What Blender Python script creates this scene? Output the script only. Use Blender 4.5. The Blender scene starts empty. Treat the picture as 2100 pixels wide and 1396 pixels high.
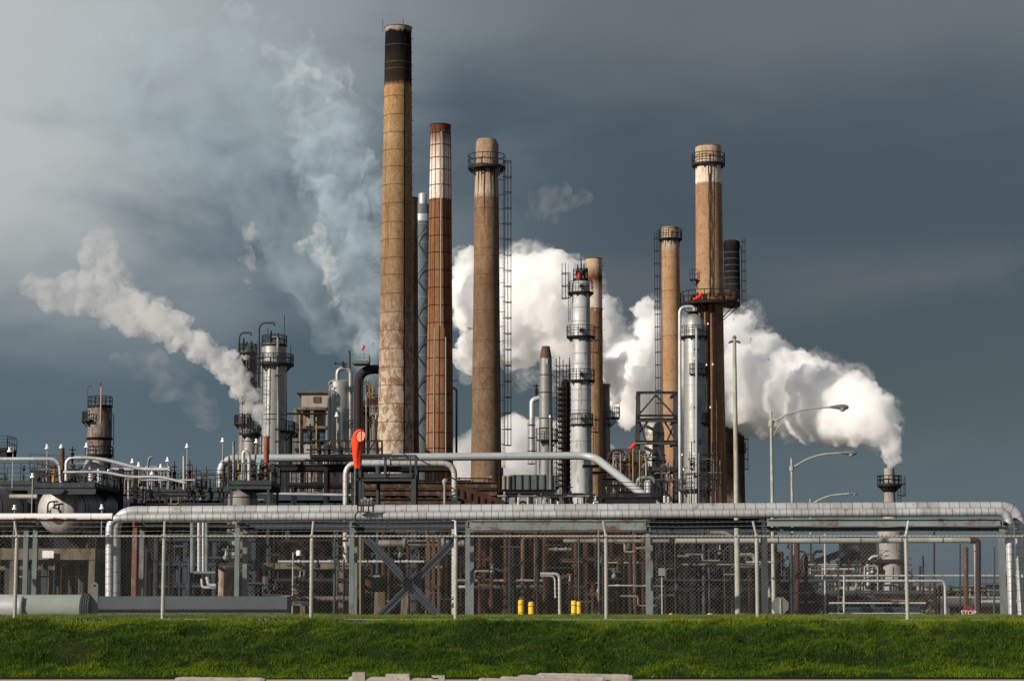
import bpy, bmesh, math, random
import numpy as np
from mathutils import Vector, Matrix
sc = bpy.context.scene
col = sc.collection
R = math.radians
PI = math.pi

# ------------------------------------------------------------------ camera
F = 4200.0                      # focal length in photo pixels (72 mm on a 36 mm wide sensor)
TH = math.atan(517.0 / F)       # upward pitch: the horizon lies at photo row 1215
EYE = 1.6
cam = bpy.data.cameras.new('camera'); camo = bpy.data.objects.new('camera', cam); col.objects.link(camo)
cam.lens = 72; cam.sensor_width = 36; cam.clip_end = 9000; cam.clip_start = 0.5
camo.location = (0, 0, EYE); camo.rotation_euler = (R(90) + TH, 0, 0); sc.camera = camo

# ------------------------------------------------------------------ light
SUN_AZ, SUN_EL = 52, 24         # degrees left of straight behind the camera, elevation
sun_dir = Vector((-math.sin(R(SUN_AZ)) * math.cos(R(SUN_EL)), -math.cos(R(SUN_AZ)) * math.cos(R(SUN_EL)), math.sin(R(SUN_EL))))
sl = bpy.data.lights.new('sun', 'SUN'); so = bpy.data.objects.new('sun', sl); col.objects.link(so)
sl.energy = 5.0; sl.angle = R(0.6); sl.color = (1.0, 0.905, 0.79)
so.rotation_euler = sun_dir.to_track_quat('Z', 'Y').to_euler()

wd = bpy.data.worlds.new('World'); sc.world = wd; wd.use_nodes = True
def world():
    nt = wd.node_tree; N = nt.nodes; L = nt.links
    bg = N['Background']; bg.inputs['Strength'].default_value = 0.1
    def nd(t, **k):
        n = N.new(t)
        for a, b in k.items(): setattr(n, a, b)
        return n
    def math_(op, a, b=None, clamp=False):
        n = nd('ShaderNodeMath', operation=op, use_clamp=clamp)
        for i, v in enumerate((a, b)):
            if v is None: continue
            if isinstance(v, (int, float)): n.inputs[i].default_value = v
            else: L.new(v, n.inputs[i])
        return n.outputs[0]
    def mr(v, a, b, c=0, d=1):
        n = nd('ShaderNodeMapRange', interpolation_type='SMOOTHSTEP')
        L.new(v, n.inputs[0]); n.inputs[1].default_value = a; n.inputs[2].default_value = b
        n.inputs[3].default_value = c; n.inputs[4].default_value = d
        return n.outputs[0]
    def mix(f, a, b):
        n = nd('ShaderNodeMix', data_type='RGBA')
        if isinstance(f, (int, float)): n.inputs[0].default_value = f
        else: L.new(f, n.inputs[0])
        for i, v in ((6, a), (7, b)):
            if isinstance(v, tuple): n.inputs[i].default_value = tuple(10 * q for q in v) + (1,)
            else: L.new(v, n.inputs[i])
        return n.outputs[2]
    tc = nd('ShaderNodeTexCoord'); sep = nd('ShaderNodeSeparateXYZ'); L.new(tc.outputs['Generated'], sep.inputs[0])
    x, y, z = sep.outputs
    def noise(scale, detail, sx=1, sz=1, off=0):
        mp = nd('ShaderNodeMapping'); L.new(tc.outputs['Generated'], mp.inputs[0])
        mp.inputs['Scale'].default_value = (sx, 1, sz); mp.inputs['Location'].default_value = (off, off, off)
        n = nd('ShaderNodeTexNoise'); L.new(mp.outputs[0], n.inputs['Vector'])
        n.inputs['Scale'].default_value = scale; n.inputs['Detail'].default_value = detail; n.inputs['Roughness'].default_value = .52
        n.inputs['Distortion'].default_value = .25
        return n.outputs[0]
    sky = nd('ShaderNodeTexSky', sky_type='NISHITA', sun_disc=False)
    sky.sun_elevation = R(SUN_EL); sky.sun_rotation = R(180 + SUN_AZ)
    nb = noise(5, 4, 1, 2.2, 3); ns = noise(13, 7, 1, 1.5, 8); nl = noise(9, 5, .7, 1.9, 21)
    # storm deck: blue grey low down, duller grey higher up
    low = mix(nb, (.044, .078, .110), (.062, .098, .130))
    high = mix(nb, (.088, .100, .108), (.120, .133, .140))
    dark = mix(nb, (.028, .042, .053), (.042, .058, .069))
    c = mix(mr(z, .02, .11), low, dark)
    c = mix(mr(math_('ADD', z, math_('MULTIPLY', math_('SUBTRACT', nl, .5), .08)), .19, .285), c, high)
    # a dusty mauve band across the right half
    band = math_('MULTIPLY', mr(math_('ABSOLUTE', math_('SUBTRACT', z, .148)), .030, .0), mr(nl, .36, .62))
    c = mix(math_('MULTIPLY', band, .75), c, (.078, .084, .094))
    bl = math_('MULTIPLY', mr(math_('ABSOLUTE', math_('SUBTRACT', z, .062)), .022, .0), mr(ns, .40, .62))
    c = mix(math_('MULTIPLY', bl, .5), c, (.070, .092, .112))
    # blue haze low on the left, ragged lighter cloud above it
    left = mr(x, .08, -.22)
    c = mix(math_('MULTIPLY', left, .55), c, (.058, .100, .142))
    lv = mr(z, .07, .21)
    nz = math_('ADD', math_('MULTIPLY', nl, .62), math_('MULTIPLY', ns, .38))
    f = math_('MULTIPLY', math_('MULTIPLY', left, lv), mr(nz, .36, .62), True)
    c = mix(math_('MULTIPLY', f, .9), c, (.30, .33, .34))
    tl = math_('MULTIPLY', mr(x, -.02, -.20), mr(z, .14, .26))
    c = mix(math_('MULTIPLY', math_('MULTIPLY', tl, mr(nb, .3, .65)), .65), c, (.34, .37, .38))
    far = math_('MULTIPLY', mr(x, -.12, -.25), mr(nl, .25, .6))
    c = mix(math_('MULTIPLY', math_('MULTIPLY', far, mr(z, .10, .20)), .75), c, (.44, .455, .445))
    # behind the camera the clouds break and the sky is brighter
    back = mr(y, .25, -.6)
    c = mix(math_('MULTIPLY', back, .9), c, (.17, .20, .25))
    up_ = mr(z, .35, .9)
    c = mix(math_('MULTIPLY', up_, .8), c, (.10, .12, .145))
    c = mix(.93, sky.outputs[0], c)
    L.new(c, bg.inputs['Color'])
world()
sc.view_settings.view_transform = 'Standard'; sc.view_settings.look = 'None'
sc.view_settings.exposure = 0.3; sc.view_settings.gamma = 1.0
sc.render.engine = 'CYCLES'
sc.cycles.volume_bounces = 40; sc.cycles.max_bounces = 42; sc.cycles.transparent_max_bounces = 12
sc.cycles.diffuse_bounces = 3; sc.cycles.glossy_bounces = 2
sc.cycles.use_denoising = True
sc.cycles.volume_step_rate = 1.0

# ------------------------------------------------------------------ picture -> place
_fw = Vector((0, math.cos(TH), math.sin(TH))); _up = Vector((0, -math.sin(TH), math.cos(TH)))
def W(px, py, Y):
    """world point seen at photo pixel (px, py) at distance Y in front of the camera"""
    v = _fw + Vector((1, 0, 0)) * ((px - 1050) / F) + _up * ((698 - py) / F)
    return v * (Y / v.y) + Vector((0, 0, EYE))
def mpp(Y): return Y / F * 1.0
def Z(py, Y): return W(1050, py, Y).z

# ------------------------------------------------------------------ materials
def _mat(name):
    m = bpy.data.materials.new(name); m.use_nodes = True
    return m, m.node_tree, m.node_tree.nodes['Principled BSDF']
def _pos(nt, scale):
    g = nt.nodes.new('ShaderNodeNewGeometry'); mp = nt.nodes.new('ShaderNodeMapping')
    nt.links.new(g.outputs['Position'], mp.inputs[0]); mp.inputs['Scale'].default_value = scale
    return mp.outputs[0]
def _noise(nt, vec, scale, detail=6, rough=.6, dist=0):
    n = nt.nodes.new('ShaderNodeTexNoise'); nt.links.new(vec, n.inputs['Vector'])
    n.inputs['Scale'].default_value = scale; n.inputs['Detail'].default_value = detail
    n.inputs['Roughness'].default_value = rough; n.inputs['Distortion'].default_value = dist
    return n.outputs[0]
def _mr(nt, v, a, b, c=0., d=1.):
    n = nt.nodes.new('ShaderNodeMapRange'); nt.links.new(v, n.inputs[0])
    for i, q in enumerate((a, b, c, d)): n.inputs[i + 1].default_value = q
    return n.outputs[0]
def _mix(nt, f, a, b):
    n = nt.nodes.new('ShaderNodeMix'); n.data_type = 'RGBA'
    if isinstance(f, float): n.inputs[0].default_value = f
    else: nt.links.new(f, n.inputs[0])
    for i, v in ((6, a), (7, b)):
        if isinstance(v, tuple): n.inputs[i].default_value = v + (1,)
        else: nt.links.new(v, n.inputs[i])
    return n.outputs[2]
def _mixm(nt, f, a, k):
    n = nt.nodes.new('ShaderNodeMix'); n.data_type = 'RGBA'; n.blend_type = 'MULTIPLY'
    nt.links.new(f, n.inputs[0])
    if isinstance(a, tuple): n.inputs[6].default_value = a + (1,)
    else: nt.links.new(a, n.inputs[6])
    n.inputs[7].default_value = tuple(min(1., v * 3.1) for v in k) + (1,)
    return n.outputs[2]
def _mul(nt, a, b):
    n = nt.nodes.new('ShaderNodeMath'); n.operation = 'MULTIPLY'
    for i, v in enumerate((a, b)):
        if isinstance(v, float): n.inputs[i].default_value = v
        else: nt.links.new(v, n.inputs[i])
    return n.outputs[0]
def weather(name, c1, c2, rust=None, amt=.5, scale=1.5, streak=.25, rough=.6, metal=0., fine=9.):
    """two-tone surface with vertical dirt or rust streaks; amt: share of surface stained"""
    m, nt, b = _mat(name)
    n1 = _noise(nt, _pos(nt, (1, 1, 1)), scale, 7, .65)
    c = _mix(nt, _mr(nt, n1, .35, .65), c1, c2)
    if rust:
        n2 = _noise(nt, _pos(nt, (1, 1, streak)), scale * 2.2, 8, .7, .3)
        lo = .72 - amt * .45
        c = _mix(nt, _mr(nt, n2, lo, lo + .10), c, rust)
    n3 = _noise(nt, _pos(nt, (1, 1, 1)), fine, 4, .6)
    dk = _mix(nt, _mr(nt, n3, .3, .7, .0, .35), c, tuple(v * .55 for v in c1))
    nt.links.new(dk, b.inputs['Base Color'])
    nt.links.new(_mr(nt, n1, .3, .7, max(.1, rough - .12), min(1, rough + .15)), b.inputs['Roughness'])
    b.inputs['Metallic'].default_value = metal; b.inputs['Specular IOR Level'].default_value = .5 if metal else .15
    bp = nt.nodes.new('ShaderNodeBump'); bp.inputs['Strength'].default_value = .25; bp.inputs['Distance'].default_value = .03
    nt.links.new(n3, bp.inputs['Height']); nt.links.new(bp.outputs[0], b.inputs['Normal'])
    return m
def plain(name, c, rough=.6, metal=0.):
    m, nt, b = _mat(name)
    n = _noise(nt, _pos(nt, (1, 1, 1)), 6, 4)
    nt.links.new(_mix(nt, _mr(nt, n, .35, .65), tuple(v * .8 for v in c), c), b.inputs['Base Color'])
    b.inputs['Roughness'].default_value = rough; b.inputs['Metallic'].default_value = metal; b.inputs['Specular IOR Level'].default_value = .3
    return m
def shaft_mat(name, zones, Y, stains, ragged=.25, streak_amt=.5, rough=.85, patch=None, joint=None):
    """chimney shaft: paint / soot zones by height (photo row -> colour), ragged edges, drip streaks, peeling patches"""
    m, nt, b = _mat(name)
    g = nt.nodes.new('ShaderNodeNewGeometry'); s = nt.nodes.new('ShaderNodeSeparateXYZ'); nt.links.new(g.outputs['Position'], s.inputs[0])
    rg = _noise(nt, _pos(nt, (1, 1, .15)), 2.5, 5)
    ad = nt.nodes.new('ShaderNodeMath'); ad.operation = 'MULTIPLY_ADD'
    nt.links.new(_mr(nt, rg, 0, 1, -1, 1), ad.inputs[0]); ad.inputs[1].default_value = ragged; nt.links.new(s.outputs[2], ad.inputs[2])
    zs = [(Z(p, Y), c, w) for p, c, w in zones]; zs.sort()       # (row, colour above that row, blend height m)
    c = zs[0][1]
    for (z0, cc, w) in zs[1:]:
        c = _mix(nt, _mr(nt, ad.outputs[0], z0 - w, z0 + w), c, cc)
    big = _noise(nt, _pos(nt, (1, 1, .5)), .8, 7, .65)
    c = _mixm(nt, _mr(nt, big, .35, .68, 0, .7), c, stains[0])
    st = _noise(nt, _pos(nt, (2.2, 2.2, .07)), 1.2, 7, .7)
    c = _mixm(nt, _mr(nt, st, .54, .72, 0, streak_amt * 1.3), c, stains[1])
    if patch:                                                        # pale peeling patches below some row
        pc, prow, ph = patch
        n = _noise(nt, _pos(nt, (1, 1, .6)), 1.6, 9, .72, .4)
        k = _mul(nt, _mr(nt, n, .44, .54), _mr(nt, s.outputs[2], Z(prow, Y) + ph, Z(prow, Y) - ph))
        c = _mix(nt, _mul(nt, k, .75), c, pc)
    if joint:                                                        # faint pour joints
        wv = nt.nodes.new('ShaderNodeTexWave'); wv.bands_direction = 'Z'; wv.wave_profile = 'SAW'
        nt.links.new(_pos(nt, (1, 1, 1)), wv.inputs['Vector']); wv.inputs['Scale'].default_value = joint
        c = _mix(nt, _mr(nt, wv.outputs['Fac'], .94, 1., 0, .35), c, tuple(v * .5 for v in stains[1]))
    f = _noise(nt, _pos(nt, (1, 1, 1)), 7, 5, .7)
    bl = _noise(nt, _pos(nt, (1, 1, .7)), 2.6, 8, .75, .5)
    c = _mixm(nt, _mr(nt, bl, .50, .62, 0, .42), c, stains[1])
    c = _mixm(nt, _mr(nt, f, .35, .8, 0, .6), c, stains[1])
    nt.links.new(c, b.inputs['Base Color']); b.inputs['Roughness'].default_value = rough; b.inputs['Specular IOR Level'].default_value = .12
    bp = nt.nodes.new('ShaderNodeBump'); bp.inputs['Strength'].default_value = .6; bp.inputs['Distance'].default_value = .08
    nt.links.new(f, bp.inputs['Height']); nt.links.new(bp.outputs[0], b.inputs['Normal'])
    return m

jacket = weather('jacket', (.60, .61, .62), (.44, .45, .46), (.28, .25, .21), .34, .9, 1, .42, .35, 5)
jacket_warm = weather('jacket_warm', (.50, .49, .46), (.38, .37, .34), (.22, .17, .12), .3, 1.2, .3, .5, .3)
def sectional(m, step):
    nt = m.node_tree; b = nt.nodes['Principled BSDF']; src = b.inputs['Base Color'].links[0].from_socket
    g = nt.nodes.new('ShaderNodeNewGeometry'); s = nt.nodes.new('ShaderNodeSeparateXYZ'); nt.links.new(g.outputs['Position'], s.inputs[0])
    d = nt.nodes.new('ShaderNodeMath'); d.operation = 'DIVIDE'; nt.links.new(s.outputs[0], d.inputs[0]); d.inputs[1].default_value = step
    f = nt.nodes.new('ShaderNodeMath'); f.operation = 'FLOOR'; nt.links.new(d.outputs[0], f.inputs[0])
    w = nt.nodes.new('ShaderNodeTexWhiteNoise'); w.noise_dimensions = '1D'; nt.links.new(f.outputs[0], w.inputs['W'])
    nt.links.new(_mixm(nt, _mr(nt, w.outputs[0], 0, 1, 0, 1), src, (.24, .235, .22)), b.inputs['Base Color'])
sectional(jacket, .73); sectional(jacket_warm, .9)
jacket_rust = weather('jacket_rust', (.50, .48, .45), (.42, .41, .40), (.16, .055, .025), .55, 1.1, .8, .6, .1)
silver = weather('silver_clad', (.36, .36, .345), (.25, .25, .24), (.17, .155, .135), .35, .7, .12, .45, .45)
silver_bright = weather('silver_bright', (.52, .53, .54), (.36, .37, .38), (.22, .20, .18), .3, .9, .12, .42, .35)
silver_dirty = weather('silver_dirty', (.25, .245, .225), (.15, .147, .135), (.11, .075, .05), .5, 1., .15, .6, .25)
rusty_clad = weather('rusty_clad', (.24, .21, .18), (.14, .11, .09), (.10, .038, .02), .7, 1.6, .3, .75, .1)
steel = weather('painted_steel', (.050, .062, .066), (.032, .040, .043), (.09, .045, .03), .3, 1.8, .4, .6)
steel_pale = weather('painted_steel_pale', (.165, .20, .20), (.11, .135, .135), (.15, .07, .045), .42, 1.6, .3, .6)
steel_blue = weather('painted_steel_blue', (.036, .052, .068), (.026, .036, .047), (.05, .03, .025), .2, 1.6, .4, .6)
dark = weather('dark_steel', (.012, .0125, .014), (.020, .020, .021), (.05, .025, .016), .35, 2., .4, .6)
rust = weather('rust', (.062, .028, .016), (.034, .017, .012), (.11, .055, .032), .35, 2.2, .25, .85)
rust_dark = weather('rust_dark', (.026, .014, .010), (.015, .010, .009), (.055, .030, .019), .3, 2., .25, .85)
rust_tan = weather('rust_tan', (.13, .078, .048), (.065, .038, .025), (.05, .025, .016), .5, 2., .15, .85)
concrete = weather('old_concrete', (.17, .145, .11), (.11, .095, .075), (.07, .05, .035), .5, 1.4, .12, .9)
concrete_pale = weather('pale_concrete', (.36, .33, .29), (.25, .225, .195), (.14, .12, .09), .35, 3., 1, .9)
galv = weather('galvanised', (.42, .42, .38), (.32, .315, .285), (.19, .12, .06), .3, 3., .15, .55, .2)
pole_mat = weather('pole_paint', (.36, .38, .33), (.26, .27, .23), (.20, .11, .045), .42, 2.5, .12, .6)
wire_m = plain('wire', (.24, .24, .22), .65, .2)
yellow = weather('yellow_plastic', (.80, .50, .015), (.72, .42, .01), (.35, .2, .03), .2, 3., .3, .5)
black = plain('black', (.012, .012, .013), .5)
white = plain('white_enamel', (.75, .74, .72), .4)
lamp_grey = plain('lamp_grey', (.13, .135, .125), .5)
glass_m = plain('lamp_glass', (.30, .29, .25), .15)
orange = plain('orange_fabric', (.80, .055, .016), .95)
orange_pale = plain('orange_faded', (.93, .30, .20), .8)
red = plain('red_fabric', (.80, .018, .03), .8)
ochre = plain('ochre_paint', (.26, .20, .075), .6)
green_pipe = weather('green_pipe', (.27, .32, .27), (.20, .245, .21), (.25, .10, .06), .22, .7, .6, .55)
grey_wall = weather('grey_wall', (.085, .105, .115), (.065, .08, .09), (.06, .06, .06), .3, .6, .2, .7)
beige = weather('beige_panel', (.33, .30, .255), (.26, .235, .20), (.15, .09, .055), .4, 1.1, .15, .75)
soot = weather('soot_duct', (.022, .015, .017), (.035, .024, .026), (.06, .03, .022), .3, .8, .3, .7)

# ------------------------------------------------------------------ mesh building
class MB:
    def __init__(s): s.v = []; s.f = []; s.m = []; s.k = 0
    def add(s, vs, fs):
        o = len(s.v); s.v += [tuple(v) for v in vs]; s.f += [tuple(i + o for i in f) for f in fs]; s.m += [s.k] * len(fs)
    def box(s, c, d):
        x, y, z = c; a, b, h = d[0] / 2, d[1] / 2, d[2] / 2
        s.add([(x + i * a, y + j * b, z + k * h) for k in (-1, 1) for j in (-1, 1) for i in (-1, 1)],
              [(0, 2, 3, 1), (4, 5, 7, 6), (0, 1, 5, 4), (2, 6, 7, 3), (0, 4, 6, 2), (1, 3, 7, 5)])
    def beam(s, p, q, w, h):
        p = Vector(p); q = Vector(q); d = (q - p).normalized()
        u = Vector((0, 0, 1)) if abs(d.z) < .95 else Vector((0, 1, 0))
        a = d.cross(u).normalized(); b = a.cross(d).normalized()
        vs = [e + a * (i * w / 2) + b * (j * h / 2) for e in (p, q) for i, j in ((-1, -1), (1, -1), (1, 1), (-1, 1))]
        s.add(vs, [(3, 2, 1, 0), (4, 5, 6, 7), (0, 1, 5, 4), (1, 2, 6, 5), (2, 3, 7, 6), (3, 0, 4, 7)])
    def ibeam(s, p, q, w, h, t=.12):
        """rolled H section: two flanges and a web"""
        p = Vector(p); q = Vector(q); d = (q - p).normalized()
        u = Vector((0, 0, 1)) if abs(d.z) < .95 else Vector((0, 1, 0))
        a = d.cross(u).normalized(); b = a.cross(d).normalized(); tk = h * t
        for sg in (-1, 1): s.beam(p + b * sg * (h - tk) / 2, q + b * sg * (h - tk) / 2, w, tk)
        s.beam(p, q, w * t * 1.2, h - 2 * tk)
    def tube(s, pts, r, n=10, cap=True):
        pts = [Vector(p) for p in pts]; rs = r if isinstance(r, (list, tuple)) else [r] * len(pts)
        vs = []; ref = None
        for i, p in enumerate(pts):
            d = (pts[min(i + 1, len(pts) - 1)] - pts[max(i - 1, 0)]).normalized()
            if ref is None: ref = Vector((0, 0, 1)) if abs(d.z) < .9 else Vector((0, 1, 0))
            a = d.cross(ref).normalized(); b = a.cross(d).normalized(); ref = b
            vs += [p + (a * math.cos(2 * PI * k / n) + b * math.sin(2 * PI * k / n)) * rs[i] for k in range(n)]
        fs = [(i * n + k, i * n + (k + 1) % n, (i + 1) * n + (k + 1) % n, (i + 1) * n + k) for i in range(len(pts) - 1) for k in range(n)]
        if cap: fs += [tuple(range(n - 1, -1, -1)), tuple(range((len(pts) - 1) * n, len(pts) * n))]
        s.add(vs, fs)
    def lathe(s, c, prof, n=32, cap=True, a0=0, a1=2 * PI):
        """prof: (radius, z) from bottom to top about the vertical through c"""
        full = abs(a1 - a0 - 2 * PI) < 1e-6; k = n if full else n + 1
        vs = [(c[0] + r * math.cos(a0 + (a1 - a0) * j / n), c[1] + r * math.sin(a0 + (a1 - a0) * j / n), z) for r, z in prof for j in range(k)]
        m = n
        fs = [(i * k + j, i * k + (j + 1) % k, (i + 1) * k + (j + 1) % k, (i + 1) * k + j) for i in range(len(prof) - 1) for j in range(m)]
        if cap and full: fs += [tuple(range(n - 1, -1, -1)), tuple(range((len(prof) - 1) * k, len(prof) * k))]
        s.add(vs, fs)
    def ring(s, c, r, t, n=28, a0=0, a1=2 * PI):
        full = abs(a1 - a0 - 2 * PI) < 1e-6
        k = n if full else n + 1
        pts = [(c[0] + r * math.cos(a0 + (a1 - a0) * j / n), c[1] + r * math.sin(a0 + (a1 - a0) * j / n), c[2]) for j in range(k)]
        vs = []
        for j, p in enumerate(pts):
            a = a0 + (a1 - a0) * j / n; rd = Vector((math.cos(a), math.sin(a), 0))
            vs += [Vector(p) + rd * (t * u) + Vector((0, 0, t * w)) for u, w in ((1, 0), (0, 1), (-1, 0), (0, -1))]
        fs = [(j * 4 + i, ((j + 1) % k) * 4 + i, ((j + 1) % k) * 4 + (i + 1) % 4, j * 4 + (i + 1) % 4) for j in range(n) for i in range(4)]
        s.add(vs, fs)
    def disc(s, c, nrm, r, t, n=16):
        d = Vector(nrm).normalized() * t / 2; c = Vector(c); s.tube([c - d, c + d], r, n)
    def sphere(s, c, r, n=12, sq=1):
        c = Vector(c); h = n // 2
        s.lathe(c, [(max(1e-3, r * math.sin(PI * i / h)), c.z - r * sq * math.cos(PI * i / h)) for i in range(h + 1)], n)
    def build(s, name, mats, parent=None, smooth=True, loc=None):
        me = bpy.data.meshes.new(name); o = bpy.data.objects.new(name, me); col.objects.link(o)
        off = Vector((0, 0, 0)); q = parent
        while q is not None: off += q.location; q = q.parent
        if parent is None and loc is not None: o.location = loc; off = Vector(loc)
        me.from_pydata([(v[0] - off.x, v[1] - off.y, v[2] - off.z) for v in s.v], [], s.f)
        for m in (mats if isinstance(mats, (list, tuple)) else [mats]): me.materials.append(m)
        if any(s.m): me.polygons.foreach_set('material_index', s.m)
        me.polygons.foreach_set('use_smooth', [smooth] * len(s.f))
        if smooth: me.set_sharp_from_angle(angle=R(35))
        me.update()
        if parent is not None: o.parent = parent
        return o
def tag(o, label=None, cat=None, group=None, kind=None):
    for k, v in (('label', label), ('category', cat), ('group', group), ('kind', kind)):
        if v: o[k] = v
    return o
def thing(name, label, cat, loc, group=None):
    o = bpy.data.objects.new(name, None); col.objects.link(o); o.location = loc; o.empty_display_size = .3
    return tag(o, label, cat, group)
def dup(root, dx, label=None):
    def cp(o, par):
        c = o.copy(); col.objects.link(c); c.parent = par
        for ch in list(o.children): cp(ch, c)
        return c
    r = cp(root, None); r.location = root.location + Vector(dx)
    if label: r['label'] = label
    return r
def bend(pts, rad, n=6):
    """polyline with rounded corners"""
    pts = [Vector(p) for p in pts]; out = [pts[0]]
    for i in range(1, len(pts) - 1):
        a, b, c = pts[i - 1], pts[i], pts[i + 1]
        u = (a - b); v = (c - b); k = min(rad, u.length * .49, v.length * .49); u.normalize(); v.normalize()
        p, q = b + u * k, b + v * k
        for j in range(n + 1):
            t = j / n; out.append(p * (1 - t) ** 2 + b * 2 * t * (1 - t) + q * t * t)
    return out + [pts[-1]]
def P(seq, Y):
    """list of (px, py) or (px, py, Y) -> world points"""
    return [W(p[0], p[1], p[2] if len(p) > 2 else Y) for p in seq]

# ------------------------------------------------------------------ ground, road, berm
def sm(a, b, t): t = max(0., min(1., (t - a) / (b - a))); return t * t * (3 - 2 * t)
from mathutils import noise as mn
def berm_z(x, y):
    w = .16 * mn.noise((x * .35, 3, 0))
    z = 1.0 * sm(38.55 + w, 41.9 + w, y) ** .9 + .065 * sm(42, 46, y)
    z *= 1 - sm(47.5, 51, y)
    k = sm(38.6, 39.5, y) * (1 - .75 * sm(41.2, 42.2, y)) * (1 - sm(47, 49, y))
    z += k * (.15 * mn.noise((x * .8, y * 1.3, 1)) + .085 * mn.noise((x * 2.3, y * 2.6, 5)) + .045 * mn.noise((x * 5, y * 5.5, 9)) + .02 * mn.noise((x * 12, y * 12, 3)))
    return z
def ground_mat():
    m, nt, b = _mat('plant_yard')
    n = _noise(nt, _pos(nt, (1, 1, 1)), .15, 8, .6); n2 = _noise(nt, _pos(nt, (1, 1, 1)), 3, 6)
    nt.links.new(_mix(nt, _mr(nt, n2, .3, .7, 0, .5), _mix(nt, _mr(nt, n, .4, .6), (.075, .068, .058), (.05, .06, .035)), (.11, .10, .085)), b.inputs['Base Color'])
    b.inputs['Roughness'].default_value = .95
    return m
def sheet(name, m, x0, x1, y0, y1, nx, ny, fz, kind='structure'):
    xs = np.linspace(x0, x1, nx); ys = np.linspace(y0, y1, ny)
    mb = MB(); vs = [(x, y, fz(x, y)) for y in ys for x in xs]
    mb.add(vs, [(j * nx + i, j * nx + i + 1, (j + 1) * nx + i + 1, (j + 1) * nx + i) for j in range(ny - 1) for i in range(nx - 1)])
    o = mb.build(name, m); o['kind'] = kind; return o
mb = MB(); mb.add([(-4000, 50.9, -.01), (4000, 50.9, -.01), (4000, 8000, -.01), (-4000, 8000, -.01), (-4000, -300, -.01), (4000, -300, -.01)],
                  [(0, 1, 2, 3), (4, 5, 1, 0)]); mb.build('ground', ground_mat(), smooth=False)['kind'] = 'structure'
def road_mat():
    m, nt, b = _mat('asphalt')
    n = _noise(nt, _pos(nt, (1, 1, 1)), 30, 6, .7); n2 = _noise(nt, _pos(nt, (.3, 1, 1)), .8, 5)
    nt.links.new(_mix(nt, _mr(nt, n2, .35, .65), _mix(nt, _mr(nt, n, .35, .65), (.26, .235, .215), (.38, .35, .32)), (.42, .385, .35)), b.inputs['Base Color'])
    b.inputs['Roughness'].default_value = .9
    bp = nt.nodes.new('ShaderNodeBump'); bp.inputs['Strength'].default_value = .5; bp.inputs['Distance'].default_value = .01
    nt.links.new(n, bp.inputs['Height']); nt.links.new(bp.outputs[0], b.inputs['Normal'])
    return m
sheet('road', road_mat(), -70, 70, -20, 38.85, 60, 60, lambda x, y: .006 + .004 * mn.noise((x, y, 0)))
def soil_mat():
    m, nt, b = _mat('soil_and_turf')
    n = _noise(nt, _pos(nt, (1, 1, 1)), 1.3, 7, .65); n2 = _noise(nt, _pos(nt, (1, 1, 1)), 14, 5, .7)
    c = _mix(nt, _mr(nt, n, .40, .62), (.008, .016, .003), (.018, .018, .008))
    c = _mix(nt, _mr(nt, n2, .4, .7, 0, .7), c, (.014, .034, .005))
    nt.links.new(c, b.inputs['Base Color']); b.inputs['Roughness'].default_value = 1; b.inputs['Specular IOR Level'].default_value = .05
    return m
sheet('verge', soil_mat(), -70, 70, 38.5, 51, 700, 110, lambda x, y: berm_z(x, y) + .014 * (1 - sm(38.6, 39.2, y)) + .004)

def blade_mat():
    m, nt, b = _mat('grass_blades')
    n = _noise(nt, _pos(nt, (1, 1, 1)), .9, 6, .65); n2 = _noise(nt, _pos(nt, (1, 1, 1)), 23, 3, .6); n3 = _noise(nt, _pos(nt, (1, 1, 1)), 3.1, 5, .6)
    n4 = _noise(nt, _pos(nt, (.45, 1, 1.6)), 1.5, 6, .7, .6)
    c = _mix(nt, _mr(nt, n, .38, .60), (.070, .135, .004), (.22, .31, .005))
    c = _mix(nt, _mr(nt, n4, .47, .61, 0, .88), c, (.012, .040, .003))  # dark streaks paint the tufts' self-shadowing into the blade colour
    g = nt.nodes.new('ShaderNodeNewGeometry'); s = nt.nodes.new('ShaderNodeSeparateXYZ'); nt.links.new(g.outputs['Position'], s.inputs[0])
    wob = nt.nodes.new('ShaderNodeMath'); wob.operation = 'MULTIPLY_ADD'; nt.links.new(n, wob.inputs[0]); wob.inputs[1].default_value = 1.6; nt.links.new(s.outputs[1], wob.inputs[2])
    slope_shade = _mul(nt, _mr(nt, wob.outputs[0], 39.9, 40.5), _mr(nt, wob.outputs[0], 42.3, 41.7))      # shade of the steep part, painted into the blade colour
    c = _mix(nt, _mr(nt, slope_shade, 0, 1, 0, .62), c, (.022, .062, .004))
    c = _mix(nt, _mr(nt, wob.outputs[0], 42.1, 42.6, 0, .45), c, (.23, .27, .02))  # sunlit yellow of the crest edge, painted into the blades
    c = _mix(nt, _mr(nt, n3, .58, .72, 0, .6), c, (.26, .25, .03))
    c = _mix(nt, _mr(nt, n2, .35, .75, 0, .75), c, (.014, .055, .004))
    nt.links.new(c, b.inputs['Base Color']); b.inputs['Roughness'].default_value = .6; b.inputs['Specular IOR Level'].default_value = .2
    tr = nt.nodes.new('ShaderNodeBsdfTranslucent'); nt.links.new(c, tr.inputs[0])
    mx = nt.nodes.new('ShaderNodeMixShader'); mx.inputs[0].default_value = .3
    nt.links.new(b.outputs[0], mx.inputs[1]); nt.links.new(tr.outputs[0], mx.inputs[2])
    nt.links.new(mx.outputs[0], nt.nodes['Material Output'].inputs[0])
    return m
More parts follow.
